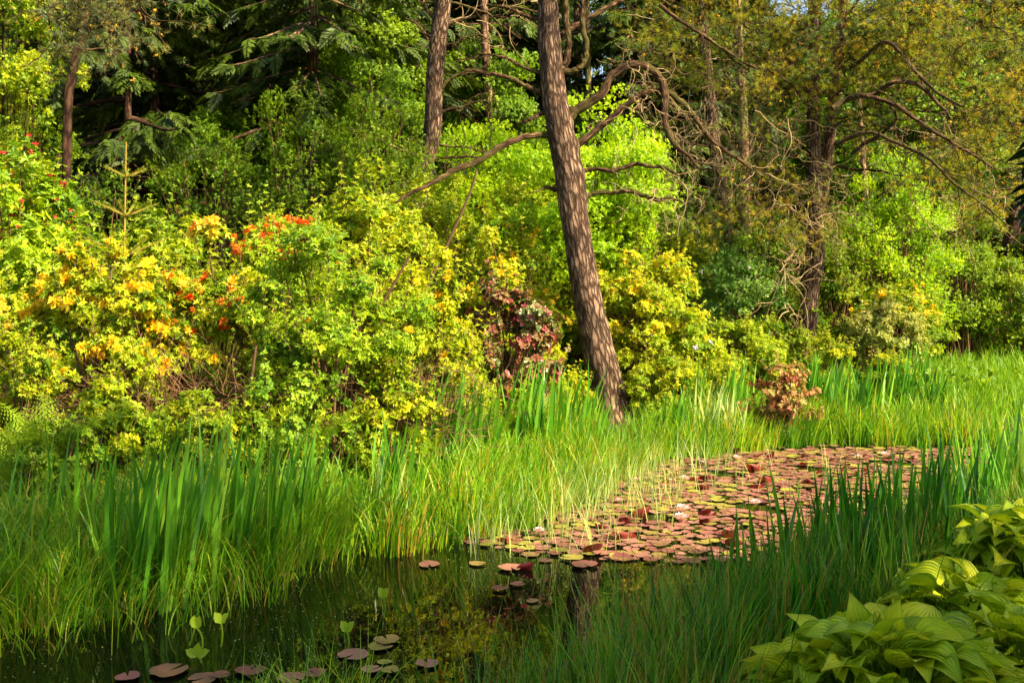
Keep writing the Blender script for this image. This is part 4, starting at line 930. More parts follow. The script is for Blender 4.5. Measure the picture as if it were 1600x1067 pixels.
# brown tangle of dry shoots under the left azaleas
def brush(label, px, Y, top, hw, n):
    x = (px - 800) * Y / F; g = float(gz(x, Y)); H = EYE - (top - HY) * Y / F - g; rx = hw * Y / F
    mb = MB(); st = np.c_[rng.normal(x, rx * .5, n), rng.normal(Y, rx * .3, n), g + rng.uniform(0, H * .6, n)]
    P = wander(st, np.c_[rng.normal(0, .8, (n, 2)), rng.uniform(0, 1.3, n)], rng.uniform(.25, .8, n), 9, .22, .0)
    tubes(mb, P, np.linspace(1, .4, 9)[None] * rng.uniform(.002, .0055, (n, 1)), 3, rng.random(n))
    mb.build('dry_brushwood', M['dry_twig'], label=label, category='brushwood', kind='stuff')
brush('tangle of dry brown twigs under the golden and orange azaleas', 260, 8.9, 500, 215, 1500)
brush('tangle of dry brown twigs under the broad green azalea', 600, 9.2, 490, 115, 1200)
def stout(label, pts, Y):
    mb = MB(); c, r = limb(pts, Y, 20); g = float(gz(c[-1, 0], Y))
    tubes(mb, c, r, 7, .3); o = mb.build('bare_stem', M['stem'], label=label, category='stem', group='bare stems under the azaleas')
for lab, pts, Y in [('dark oblique stem rising through the broad green azalea', [(640, 400, 3), (600, 470, 5), (560, 530, 6), (535, 600, 7), (515, 680, 8), (505, 730, 9)], 8.9),
                    ('pinkish upright stem behind the ferns', [(400, 540, 4), (392, 600, 5), (385, 640, 6), (378, 720, 6)], 8.0),
                    ('dark stem on the left under the golden blooms', [(100, 520, 3), (128, 470, 4), (40, 600, 6), (22, 640, 7), (15, 730, 7)][2:] , 8.4),
                    ('forked dark stem under the orange azalea', [(310, 600, 4), (285, 640, 5), (265, 660, 6), (262, 730, 6)], 8.6),
                    ('thin leaning stem left of the leaning pine', [(745, 265, 3), (735, 300, 4), (700, 380, 5), (660, 470, 5), (630, 600, 5), (615, 690, 6)], 10.6)]:
    stout(lab, pts, Y)

# spruce sapling
def sapling():
    Y = 11.0; b = W(197, 222, Y); x = b[0]; g = float(gz(x, Y)); H = b[2] - g
    root = thing('spruce_sapling', (x, Y, g), 'young spruce with a straight orange leading shoot behind the golden azalea', 'spruce sapling')
    tb = MB(); tubes(tb, np.linspace((x - .05, Y, g), (x, Y, g + H), 12), np.linspace(.02, .006, 12), 6, .8)
    mb = MB(); st = []; 
    for k, z in enumerate(np.arange(H * .35, H * .93, .42)):
        m = 6; L = (H - z) * .26 + .13; a = rng.uniform(0, 6) + np.arange(m) * 6.28 / m
        s0 = np.tile([x, Y, g + z], (m, 1)); d = np.c_[np.cos(a), np.sin(a), np.full(m, .45)]
        P = s0[:, None] + d[:, None] * (np.linspace(0, 1, 7)[None, :, None]) * L
        tubes(tb, P, np.linspace(.007, .003, 7)[None] * np.ones((m, 1)), 4, .8)
        k_ = int(L / .02) + 6
        q = P[np.repeat(np.arange(m), k_), 0] + (P[np.repeat(np.arange(m), k_), -1] - P[np.repeat(np.arange(m), k_), 0]) * rng.random((m * k_, 1))
        st.append((q, np.repeat(d, k_, 0)))
    q = np.concatenate([s[0] for s in st]); d = np.concatenate([s[1] for s in st])
    z = rng.uniform(.3, 1, 60); q = np.vstack([q, np.c_[np.full(60, x), np.full(60, Y), g + z * H]]); d = np.vstack([d, np.tile([0, 0, 1.], (60, 1))])
    variants(mb, T_TUFTL, q, d, rng.normal(0, 1, q.shape), np.full(len(q), .04), rng.random(len(q)))
    tb.build('trunk', twig_mat('sapling_bark', (.28, .15, .03), (.36, .24, .04)), root); mb.build('needles', M['sapling'], root)
sapling()

# ------------------------------------------------------------------ ferns and herbs
def fern(label, px, Y, top, n=9):
    x = (px - 800) * Y / F; g = float(gz(x, Y)); H = EYE - (top - HY) * Y / F - g
    root = thing('fern', (x, Y, g), label, 'fern', 'ferns on the left bank')
    for k in range(n):
        a = 2 * np.pi * k / n + rng.normal(0, .2); L = H * 1.25 * rng.uniform(.85, 1.1); t = np.linspace(0, 1, 20)
        th = .2 + 1.0 * t ** 1.6; dx = np.cumsum(np.sin(th)) * L / 20; dz = np.cumsum(np.cos(th)) * L / 20
        C = np.stack([x + dx * np.cos(a), Y + dx * np.sin(a), g + dz], -1)
        mb = MB(); tubes(mb, C, np.linspace(.005, .0015, 20), 4, .9)
        T, Fq = COMB; tg = nrm(np.gradient(C, axis=0)); sd = nrm(np.cross(tg, [0, 0, 1.])); nn = np.cross(sd, tg)
        for s in (-1, 1):
            w_ = np.sin(np.pi * (t[3:] * .93 + .05)) ** .7 * L * .19
            d = sd[3:] * s + tg[3:] * .45
            stamp(mb, T, Fq, C[3:], d, nn[3:], w_, rng.uniform(.3, .9, len(w_)))
        mb.build('frond', M['fern'], root)
for lab, px, Y, top in [('bright green fern beside the iris under the broad azalea', 470, 8.2, 640), ('pale fern frond clump left of the pinkish stem', 425, 7.9, 650), ('fern under the yellow azaleas behind the tall iris', 770, 10, 622),
                        ('dark green fern at the left edge of the bank', 25, 7.6, 655), ('dense fern below the golden azalea', 80, 7.6, 640), ('small fern in front of the yellow green azalea', 660, 9, 655), ('fern behind the lit iris blades', 860, 11.3, 600)]:
    fern(lab, px, Y, top)
def herbs():
    mb = MB(); xy = scatter(9000, -7, 3.5, 6.2, 15, lambda x, y, s: (s > .5) & (s < 3.0) & (farside(x, y) > 0) & ~((np.abs(x / y - .1) < .03) & (y > 11) & (y < 13.3)) & (rng.random(len(x)) < .9))
    P = np.c_[xy, gz(xy[:, 0], xy[:, 1]) + rng.random(len(xy)) ** 1.5 * .32]
    variants(mb, T_HERB + T_ROSF, P, rng.normal(0, .5, P.shape) + np.array([0, 0, 1.]), rng.normal(0, 1, P.shape), rng.uniform(.04, .085, len(P)), rng.normal(.45, .25, len(P)))
    mb.build('undergrowth', M['low'], label='low leafy herbs covering the ground under the left bank shrubs', category='undergrowth', kind='stuff')
    mb = MB(); xy = scatter(5000, -9, 16, 13, 24, lambda x, y, s: (s > 2.0) & (farside(x, y) > 0) & (x < 6 + rng.random(len(x)) * 2))
    P = np.c_[xy, gz(xy[:, 0], xy[:, 1]) + rng.random(len(xy)) * .5]
    variants(mb, T_HERBB, P, rng.normal(0, .5, P.shape) + np.array([0, 0, 1.]), rng.normal(0, 1, P.shape), rng.uniform(.1, .2, len(P)), rng.normal(.4, .25, len(P)))
    mb.build('undergrowth', M['under'], label='dull green ground plants on the wood floor', category='undergrowth', kind='stuff')
herbs()

# ------------------------------------------------------------------ sedge and grass
def grasses():
    far = lambda x, y: farside(x, y) > 0
    mb = MB()   # left bank, in the open sun further back
    cen = scatter(860, -1.6, 5.6, 7.0, 13.8, lambda x, y, s: (s > -.28) & (s < .85) & far(x, y) & (np.hypot(x - 3.12, y - 12.0) > .16) & ~((np.abs(x / y - .103) < .022) & (y > 11.3)))
    tussocks(mb, cen, 24, .07, .40, .012, .14, .85, (.45, -.1), (.42, .34), lv=.45)
    mb.build('shore_grass', M['sedge'], label='sunlit light green sedge along the far shore of the pond', category='sedge', kind='stuff')
    mb = MB()   # left bank, near, in the shade
    cen = scatter(430, -4.6, -1.2, 4.7, 7.6, lambda x, y, s: (s > -.12) & (s < 1.1) & far(x, y))
    tussocks(mb, cen, 36, .08, .50, .0075, .2, 1.25, (.3, -.1), (.42, .36), lv=.45)
    mb.build('shore_grass', M['sedge'], label='dense sedge along the left shore with brownish spikes', category='sedge', kind='stuff')
    mb = MB()   # meadow to the far right
    cen = scatter(2300, 2.5, 17, 11.8, 24, lambda x, y, s: (s > -.15) & ((s < .9) | (x > y * .40)) & (np.hypot(x - 3.12, y - 12.0) > .25))
    tussocks(mb, cen, 17, .11, .40, .018, .16, .8, (.35, 0), (.45, .34), Sg=4, lv=.5)
    mb.build('meadow_grass', M['meadow'], label='long bright meadow grass beyond the end of the pond', category='grass', kind='stuff')
    mb = MB()   # near bank
    cen = scatter(640, -.3, 4.8, 2.9, 8.2, lambda x, y, s: (s > -.1) & (s < 1.35) & ~far(x, y) & (x < .8 * y) & (x > -.06 * y) & ~((x > .25 * y + .0) & (y < 4.5) & (s > .25)) & ~((x > .42 * y) & (y < 5.3) & (s > .4)))
    tussocks(mb, cen, 40, .08, .48, .0085, .13, .6, (.25, .1), (.42, .38), lv=.45)
    tussocks(mb, cen, 2, .12, .56, .004, .1, .4, (.2, .1), (1.0, .05))
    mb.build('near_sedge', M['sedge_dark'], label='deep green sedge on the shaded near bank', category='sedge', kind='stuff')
    mb = MB()   # the bank behind the near sedge, outside the frame
    cen = scatter(1500, .6, 12, -3, 11, lambda x, y, s: (s > 1.2) & (s < 6) & ~far(x, y) & (x > .5 * y + .4))
    tussocks(mb, cen, 22, .12, .12, .006, .3, .8, (0, 0), (.4, .3), Sg=3)
    mb.build('bank_grass', M['meadow'], label='short grass on the near bank outside the right edge', category='grass', kind='stuff')
    mb = MB()   # pale single blades rising out of the water
    cen = scatter(250, -.3, 2.3, 6.9, 10.6, lambda x, y, s: (s > -1.1 * rng.random(len(x)) - .2) & (s < -.02) & far(x, y))
    tussocks(mb, cen, 3, .05, .42, .006, .12, .8, (.1, 0), (.5, .3))
    cen = scatter(60, .2, 3.2, 6.2, 10.6, lambda x, y, s: (s < -.1) & far(x, y))
    tussocks(mb, cen, 2, .04, .4, .005, .15, 1.0, (.1, 0), (.5, .3))
    cen = scatter(70, -3.2, -1.0, 4.6, 6.8, lambda x, y, s: (s < -.05) & (s > -.55 * rng.random(len(x)) - .1) & far(x, y))
    sg = MB(); tussocks(sg, cen, 9, .06, .46, .0075, .25, 1.5, (.2, 0), (.45, .4), lv=.5)
    sg.build('shore_grass', M['sedge'], label='loose arching sedge blades standing in the dark water at the left shore', category='sedge', kind='stuff')
    mb.build('water_grass', M['blue_grass'], label='thin pale green blades standing in the shallow water', category='water grass', kind='stuff')
    mb = MB(); cen = scatter(16, -1.15, -.6, 3.9, 4.4, lambda x, y, s: s < .3)
    tussocks(mb, cen, 26, .06, .42, .006, .25, .9, (0, .1), (.5, .25))
    mb.build('near_sedge', M['sedge'], label='thin spreading sedge tuft at the water edge in front', category='sedge', kind='stuff')
grasses()

# ------------------------------------------------------------------ iris clumps (px of the clump's base, depth, height)
IR = [
 (60, 6.3, .80, 18, 'iris', 'iris at the left edge behind the arching sedge'),
 (130, 6.6, .85, 20, 'iris', 'iris standing below the low amber azalea'),
 (215, 6.1, .95, 30, 'iris', 'tall iris rising from the sedge below the forked stem'),
 (268, 6.2, .98, 34, 'iris', 'tallest dense iris at the dark water left of the bogbean leaves'),
 (322, 6.45, .98, 30, 'iris', 'leaning iris clump with its foot in dark water behind the bogbean'),
 (372, 6.6, .98, 30, 'iris', 'iris clump leaning far to the right over dark water'),
 (425, 6.9, .9, 24, 'iris', 'iris at the inner corner of the shore, pale at its foot'),
 (480, 7.4, .85, 18, 'iris', 'iris in half shade between the dark water and the lit sedge'),
 (690, 9.3, .95, 24, 'iris', 'sunlit iris with upright blades below the yellow green azalea'),
 (650, 9.1, .9, 14, 'iris', 'narrow sunlit iris left of the upright blades'),
 (745, 9.6, .85, 18, 'iris', 'iris below the purple leaved bush, left'),
 (830, 10.2, .95, 24, 'iris', 'iris with bright crossing blades below the purple leaved bush'),
 (900, 10.9, .8, 16, 'iris', 'iris in front of the low bush at the pine foot'),
 (925, 11.4, .5, 12, 'iris', 'pale iris left of the foot of the leaning pine'),
 (1085, 12.2, .8, 14, 'iris', 'iris behind the shore sedge right of the leaning pine'),
 (1150, 12.8, .8, 18, 'iris', 'iris left of the red leaved bush'),
 (1275, 12.9, .8, 22, 'iris', 'iris close to the right of the red leaved bush'),
 (1310, 13.6, .75, 16, 'iris', 'iris further right behind the red leaved bush'),
 (1400, 14.3, .8, 26, 'iris', 'iris patch below the variegated dome'),
 (1440, 15.0, .8, 22, 'iris', 'iris at the shaded side of the meadow'),
 (1350, 12.6, .75, 20, 'iris', 'iris at the end of the pond with arching blades'),
 (1460, 12.9, .7, 14, 'iris', 'iris at the right end of the pond'),
 (610, 7.65, .62, 10, 'blue_grass', 'pale iris at the water edge where the pads begin'),
 (615, 8.0, .7, 12, 'iris', 'pale upright iris in the lit sedge'),
 (920, 10.3, .6, 9, 'iris', 'slim pale iris at the shore left of the raised red leaves'),
 (1055, 11.6, .6, 8, 'iris', 'slim iris on the shore in line with the pale lily'),
 (1103, 11.7, .65, 12, 'blue_grass', 'very pale iris fan at the lit shore'),
 (1135, 11.8, .55, 10, 'blue_grass', 'second pale iris fan at the lit shore'),
]
for px, Y, h, n, m, lab in IR:
    iris(lab, (px - 800) * Y / F, Y - (.12 if Y < 7.5 else 0), int(n * (1.25 if Y < 8 else 2.3)), h * (1.08 if Y < 8 else 1.14), m=m, w=.034 if Y < 8 else .036, spread=.09 if n < 15 else .12, m_=0)
NI = [(1160, 5.0, .62, 10, 'small iris fan of few blades at the left end of the near irises'), (1215, 5.5, .75, 18, 'iris at the near shore behind the sedge tips'), (1260, 5.6, .8, 26, 'dense near iris above the front hosta'),
      (1310, 5.8, .82, 26, 'near iris fourth from the left end of the near irises'), (1355, 5.7, .85, 28, 'near iris with one dark blade bent to the left'), (1400, 5.9, .85, 30, 'near iris left of the rear hosta'),
      (1440, 6.2, .88, 30, 'tall dark near iris touching the rear hosta'), (1490, 6.5, .9, 28, 'near iris directly behind the rear hosta'), (1540, 7.0, .9, 30, 'near iris behind the right half of the rear hosta'),
      (1590, 7.3, .95, 30, 'near iris at the right edge, half in sun'), (1640, 7.9, .95, 26, 'outermost near iris beyond the right edge'), (1330, 5.2, .66, 18, 'iris in the near sedge left above the front hosta'), (1250, 4.7, .6, 16, 'short iris in the near sedge left of the front hosta'),
      (1480, 5.9, .8, 22, 'iris between the two hosta clumps'), (1555, 7.9, .9, 24, 'sunlit iris far along the right bank'), (1500, 7.4, .85, 22, 'sunlit iris behind the tall dark one'), (1200, 4.6, .6, 14, 'short iris hidden among the near sedge'),
      (1120, 4.5, .56, 12, 'short iris beside the dark sedge of the near shore'), (1420, 5.2, .72, 18, 'iris whose foot is hidden by the front hosta')]
for px, Y, h, n, lab in NI:
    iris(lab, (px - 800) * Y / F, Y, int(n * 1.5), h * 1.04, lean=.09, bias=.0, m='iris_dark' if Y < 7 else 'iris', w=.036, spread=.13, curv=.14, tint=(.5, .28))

# ------------------------------------------------------------------ hostas
def hosta_leaf():
    nu, nv = 9, 11; u = np.linspace(-1, 1, nu); v = np.linspace(0, 1, nv)
    U, Vv = np.meshgrid(u, v)
    wd = .43 * np.sin(np.pi * np.clip(Vv, 0, 1) ** .66) ** 1.0 * (1 - .25 * Vv) + .004
    x = Vv - .08 * np.abs(U) ** 2 * (Vv < .3); y = U * wd
    z = .30 * np.sin(np.pi * Vv * .9) * .35 - .28 * Vv ** 2.2 + .16 * np.abs(U) ** 1.4 * np.sin(np.pi * Vv) + .018 * np.sin(Vv * 17 + U * 3) * np.abs(U)
    T = np.stack([x, y, z], -1).reshape(-1, 3); i, j = np.meshgrid(np.arange(nu - 1), np.arange(nv - 1)); a = (j * nu + i).ravel()
    return T, np.stack([a, a + 1, a + nu + 1, a + nu], -1), np.stack([U, Vv, 0 * U], -1).reshape(-1, 3)
def hosta(label, x, y, rad, H, n):
    g = float(gz(x, y)); root = thing('hosta_plant', (x, y, g), label, 'hosta', None)
    T, Fq, lcT = hosta_leaf(); mb = MB(); sb = MB()
    f = np.sqrt(rng.random(n)); a = rng.uniform(0, 6.283, n)
    z = H * (1 - .62 * f ** 2.2) * rng.uniform(.8, 1.05, n)
    P = np.stack([x + np.cos(a) * f * rad * .85, y + np.sin(a) * f * rad * .85, g + z], -1)
    D = np.stack([np.cos(a + rng.normal(0, .5, n)), np.sin(a + rng.normal(0, .5, n)), 0.6 - .8 * f + rng.normal(0, .28, n)], -1)
    D[:, 1] -= .35; N = np.array([0, 0, 1.]) + rng.normal(0, .28, (n, 3))
    L = rng.uniform(.12, .185, n)
    stamp(mb, T, Fq, P, D, N, np.stack([L, L * rng.uniform(.9, 1.2, n), L * rng.uniform(.6, 1.3, n)], -1), rng.uniform(0, 1, n), 0, True, None, lcT)
    b = np.stack([x + np.cos(a) * f * rad * .15, y + np.sin(a) * f * rad * .15, np.full(n, g)], -1)
    tubes(sb, bez(b, b * .4 + P * .6 + np.array([0, 0, .1]) * H, P, 7), np.full((n, 7), .004), 4, .5)
    sb.build('stalks', M['fern'], root); mb.build('leaves', M['hosta'], root)
hosta('big hosta clump in front with green edged yellow green leaves', 1.33, 3.60, .60, .50, 360)
hosta('hosta clump at the lower right corner, above the bare soil', 1.95, 3.95, .48, .48, 230)
hosta('hosta clump between the front one and the rear one', 2.02, 4.55, .44, .48, 190)
hosta('rear hosta clump in front of the near irises', 2.62, 5.15, .56, .60, 260)
hosta('hosta clump running off the right edge', 3.1, 5.3, .45, .6, 80)

# ------------------------------------------------------------------ rhododendron branch at the right edge
def rhodo():
    x, y = 2.25, 3.0; g = float(gz(x, y)); root = thing('rhododendron', (x, y, g), 'dark glossy rhododendron reaching in at the right edge', 'rhododendron')
    tb = MB(); mb = MB()
    core = np.array([(1.66, 3.0, 2.30), (1.64, 3.02, 2.15), (1.75, 3.1, 2.5), (1.85, 2.85, 1.95), (1.95, 3.2, 2.3), (2.1, 3.0, 2.65), (2.35, 3.2, 2.5), (2.5, 2.9, 2.1), (2.0, 3.35, 1.8), (2.6, 3.2, 2.3), (2.3, 3.4, 2.75), (2.55, 2.85, 1.7), (2.15, 2.7, 1.6), (2.2, 3.1, 2.2), (2.0, 3.0, 1.4)])
    s0 = np.tile([x, y, g + .15], (len(core), 1)); s0[:, 2] += rng.uniform(0, .5, len(core))
    tubes(tb, np.linspace((x, y, g - .05), (x, y, g + .7), 8), np.linspace(.03, .022, 8), 8)
    tubes(tb, bez(s0, (s0 + core) / 2 + np.array([.06, 0, -.1]) + rng.normal(0, .06, core.shape), core, 12), np.linspace(.014, .006, 12)[None] * np.ones((len(core), 1)), 6)
    near = np.array([(1.585, 3.0, 2.38), (1.555, 3.02, 2.31), (1.57, 2.98, 2.25), (1.55, 3.0, 2.19), (1.58, 3.05, 2.13), (1.62, 2.95, 2.34), (1.61, 3.0, 2.20)])
    k0 = np.repeat(np.arange(2, len(core)), 9); more_ = core[k0] + rng.normal(0, .17, (len(k0), 3)); more_[:, 0] = np.maximum(more_[:, 0], np.where((more_[:, 2] < 2.12) | (more_[:, 2] > 2.40), 1.86, 1.68)); more_[:, 0] *= np.maximum(1, more_[:, 1] / 3.05)
    e = np.vstack([near, more_]); st_ = np.vstack([core[[0, 0, 0, 1, 1, 0, 1]], core[k0]])
    tubes(tb, bez(st_, (st_ + e) / 2 + rng.normal(0, .02, e.shape), e, 6), np.linspace(.005, .003, 6)[None] * np.ones((len(e), 1)), 5)
    T, Fq = leaf6(.15, .05, .2); n = 10
    k = np.repeat(np.arange(len(e)), n); a = np.tile(np.arange(n) * 6.28 / n, len(e)) + rng.normal(0, .2, len(k))
    D = np.stack([np.cos(a), np.sin(a) * .8, rng.normal(-.25, .3, len(k))], -1)
    stamp(mb, T, Fq, e[k] + nrm(D) * .01 - np.array([0, 0, 1.]) * rng.random((len(k), 1)) * .05, D, np.array([0, 0, 1.]) + rng.normal(0, .15, D.shape), rng.uniform(.08, .115, len(k)), rng.random(len(k)))
    tb.build('stems', M['dark_bark'], root); mb.build('leaves', M['rhodo'], root)
rhodo()

# ------------------------------------------------------------------ water lilies
def pad_mesh(r=1.0, seed=0, bend=0.0):
    q = np.random.default_rng(seed); n = 22; notch = .22
    a = np.linspace(notch, 2 * np.pi - notch * .4, n); rr = r * (1 + .05 * np.sin(a * 3 + q.uniform(0, 6)) + .035 * q.normal(0, 1, n)) * (1 + .07 * np.cos(a))
    ring1 = np.stack([np.cos(a) * rr * .55, np.sin(a) * rr * .55, q.normal(0, .008, n)], -1)
    ring2 = np.stack([np.cos(a) * rr, np.sin(a) * rr, .012 + np.abs(q.normal(0, .03, n)) + .05 * np.clip(np.sin(a + q.uniform(0, 6)), 0, 1) ** 4], -1)
    V = np.vstack([[(0, 0, 0)], ring1, ring2]); 
    tri = [(0, 1 + i, 2 + i) for i in range(n - 1)]; quad = [(1 + i, 1 + n + i, 2 + n + i, 2 + i) for i in range(n - 1)]
    mb = MB(); mb.add(V, tri, q.random() , 0, True); v0 = mb.n; mb.n = 0; mb.f.append(np.array(quad)); mb.t.append(np.full(len(quad), float(mb.t[0][0]), np.float32)); mb.m.append(np.zeros(len(quad), np.int32)); mb.sm.append(np.ones(len(quad), bool))
    mb.n = v0
    return V, np.array(tri), np.array(quad), mb
PAD = [pad_mesh(1, s) for s in range(7)]
PADME = [p[3].mesh('lily_pad', [M['pad']]) for p in PAD]
def lily_pad(x, y, r, label, group, k=None, z=None):
    o = bpy.data.objects.new('lily_pad', PADME[int(rng.integers(0, 7)) if k is None else k]); COL.link(o)
    o.location = (float(x), float(y), float(z if z is not None else .004 + rng.random() * .012)); o.scale = (r, r, r)
    o.rotation_euler = (float(rng.normal(0, .02)), float(rng.normal(0, .02)), float(rng.uniform(0, 6.28)))
    o['label'] = label; o['category'] = 'lily pad'
    if group: o['group'] = group
    return o
POLY = np.array([(690, 838), (760, 812), (860, 790), (920, 745), (985, 716), (1100, 706), (1260, 697), (1470, 698), (1530, 700), (1570, 740), (1450, 800), (1250, 850), (1180, 880), (1060, 884), (960, 878), (900, 868), (850, 880), (800, 862), (735, 852)])
def inpoly(px, py):
    ins = np.zeros(len(px), bool)
    for i in range(len(POLY)):
        a = POLY[i]; b = POLY[(i + 1) % len(POLY)]
        ins ^= ((a[1] > py) != (b[1] > py)) & (px < (b[0] - a[0]) * (py - a[1]) / (b[1] - a[1] + 1e-9) + a[0])
    return ins
def lilies():
    pts = []; N = 40000
    x = rng.uniform(-1.2, 6, N); y = rng.uniform(6, 12.4, N)
    px = 800 + x * F / y; py = HY + EYE * F / y
    ok = inpoly(px, py) & (sdf(x, y) < -.05)
    # small patches of open water
    hole = np.sin(x * 3.3 + 1) * np.sin(y * 4.1 + x * 2) > .78
    ok &= ~hole
    ok &= (inpoly(px + 18, py + 4) & inpoly(px - 18, py - 4)) | (rng.random(N) < .05)
    for xx, yy in zip(x[ok], y[ok]):
        r = rng.uniform(.034, .070)
        if all((xx - a) ** 2 + (yy - b) ** 2 > ((r + c) * .74) ** 2 for a, b, c in pts): pts.append((xx, yy, r))
        if len(pts) > 2200: break
    pts.sort(key=lambda p: -p[2] / p[1])
    print('PADS', len(pts))
    for xx, yy, r in pts[:285]:
        ppx, ppy = 800 + xx * F / yy, HY + EYE * F / yy
        zone = ('in the left arm of the carpet, among pale blades' if ppx < 900 else 'at the front edge of the carpet near the trunk reflection') if (ppx < 900 or ppy > 845) else (
            ('in the middle of the carpet left of the white lily' if ppx < 1065 else 'in the middle of the carpet right of the white lily') if ppy > 775 else ('in the far half of the carpet along the left shore' if ppx < 1150 else 'in the far half of the carpet toward the right'))
        lily_pad(xx, yy, r, 'round bronze pad ' + zone, 'pads ' + zone)
    rest = pts[285:]; mb = MB(); q = np.array(rest); kk = rng.integers(0, 7, len(q))
    for k in range(7):
        w_ = q[kk == k]; P = np.c_[w_[:, :2], .004 + rng.random(len(w_)) * .010]; a = rng.uniform(0, 6.28, len(w_))
        D = np.stack([np.cos(a), np.sin(a), 0 * a], -1); N_ = np.tile([0, 0, 1.], (len(w_), 1)); t = rng.random(len(w_))
        stamp(mb, PAD[k][0], PAD[k][1], P, D, N_, w_[:, 2], t, 0, True)
        mb2 = mb; stamp(mb, PAD[k][0], PAD[k][2], P, D, N_, w_[:, 2], t, 0, True)
    mb.build('lily_pads', M['pad'], label='carpet of small bronze lily pads filling the far part of the pond', category='lily pads', kind='stuff')
    solo = [(670, 883, .11, 'small single pad floating on dark water left of the lily carpet'), (745, 882, .09, 'dull yellow pad between the reeds and the single pads'), (798, 889, .13, 'flat brown pad in front of the small raised red leaf'), (912, 884, .14, 'large pad beside the reflection of the pine trunk'),
            (895, 874, .13, 'pad touching the left side of the trunk reflection'), (968, 872, .15, 'large pale brown pad over the top of the trunk reflection'), (780, 922, .075, 'small pad alone on dark water, in line with the trunk reflection'), (808, 915, .07, 'tiny pad right above the small lone pad'),
            (832, 940, .06, 'small dim pad nearly hidden by sedge tips'), (605, 1003, .105, 'olive pad lying above the purple pads in the front water'), (592, 1012, .10, 'brownish pad just below the olive pad'), (553, 1023, .12, 'purple pad left of the olive pad, in the front water'),
            (668, 1040, .09, 'pinkish pad beside the near sedge'), (600, 1035, .06, 'small purple pad below the olive pad'), (580, 1048, .08, 'purple pad at the bottom edge between two others'), (610, 1050, .07, 'small pad at the bottom edge right of the purple one'),
            (262, 1051, .14, 'large purple pad lying flat at the bottom left'), (320, 1060, .11, 'red brown pad right of the large purple pad'), (200, 1060, .09, 'orange brown pad at the bottom left corner'), (390, 1050, .11, 'purple pad curled at its edge, bottom left'), (455, 1060, .10, 'pad at the bottom edge, right of the curled one'), (345, 1058, .07, 'small brown pad between the purple pads'), (492, 1052, .09, 'dim purple pad near the front sedge tuft')]
    for px, py, r, lab in solo:
        Y = EYE * F / (py - HY); lily_pad((px - 800) * Y / F, Y, r * .64, lab, None)
lilies()

def red_leaf(px, py, r, label, k):
    """a pad that has lifted out of the water and curled"""
    Y = EYE * F / (py + 3 - HY); x = (px - 800) * Y / F
    q = np.random.default_rng(100 + k); nu, nv = 9, 7; u = np.linspace(-1, 1, nu); v = np.linspace(0, 1, nv); U, V = np.meshgrid(u, v)
    w_ = np.sin(np.pi * (V * .85 + .12)) ** .6
    X = U * w_ * .8; curl = q.uniform(.5, 1.3); Z = V * q.uniform(.55, 1.0); Yy = curl * U ** 2 * .7 * w_ - V * q.uniform(.1, .8) + .12 * np.sin(U * 4 + q.uniform(0, 6))
    P = np.stack([X, Yy, Z - .05], -1).reshape(-1, 3) * r * .95
    a = q.uniform(-1.2, 1.2); ca, sa = np.cos(a), np.sin(a)
    P = np.stack([P[:, 0] * ca - P[:, 1] * sa + x, P[:, 0] * sa + P[:, 1] * ca + Y, P[:, 2]], -1)
    i, j = np.meshgrid(np.arange(nu - 1), np.arange(nv - 1)); b = (j * nu + i).ravel()
    mb = MB(); mb.add(P, np.stack([b, b + 1, b + nu + 1, b + nu], -1), q.random(), 0, True)
    o = mb.build('raised_lily_leaf', M['red_leaf'], label=label, category='lily leaf'); 
    if k >= 0 and label.startswith('small'): o['group'] = 'raised red leaves in the carpet'
RL = [(1010, 805, .13, 'largest dark red curled leaf standing in the middle of the carpet'), (970, 841, .12, 'dark red curled leaf nearest to the trunk reflection'), (926, 860, .11, 'dark red leaf just above the trunk reflection'), (828, 887, .10, 'red leaf folded over a brown pad on the open water'),
      (1140, 839, .09, 'red leaf beside the tips of the near sedge'), (1145, 853, .08, 'coral red leaf bud low beside the near sedge'), (1008, 733, .10, 'upright purple leaf at the lit shore'), (980, 731, .09, 'dark red leaf against the lit shore, first from the left'), (1093, 727, .10, 'red leaf next to a pink flower by the pale iris fans'),
      (1150, 706, .09, 'tall red leaf at the shore left of the red leaved bush'), (1176, 734, .12, 'broad red leaf in the far middle of the carpet'), (1392, 715, .10, 'red leaf next to a white flower at the far right of the carpet'), (676, 848, .10, 'red leaf at the left tip of the lily carpet'), (789, 845, .08, 'dark red leaf on the left arm of the carpet')]
for k, a in enumerate(RL): red_leaf(*a, k)
for k, (px, py, r) in enumerate([(1027, 724, .07), (1067, 722, .07), (1184, 712, .08), (1206, 713, .07), (1258, 712, .07), (1269, 715, .06), (985, 751, .08), (1052, 745, .07), (1085, 749, .07), (1104, 748, .10), (1038, 753, .06), (1098, 763, .09), (1183, 761, .08), (1197, 753, .1), (1195, 758, .06), (1045, 752, .06), (945, 750, .06), (868, 742, .06), (1105, 803, .08), (1118, 803, .05), (1104, 816, .07), (976, 815, .07), (876, 742, .08), (1230, 722, .06), (1255, 724, .06), (1300, 718, .06), (1320, 730, .08), (1350, 712, .06), (1425, 716, .07), (1445, 712, .07), (1350, 735, .06), (1280, 738, .07), (1260, 755, .07), (1150, 745, .05), (935, 824, .07), (918, 793, .06), (880, 770, .08), (875, 788, .07), (1010, 780, .05)]):
    red_leaf(px, py, r, 'small curled red leaf lifted above the lily carpet', 40 + k)
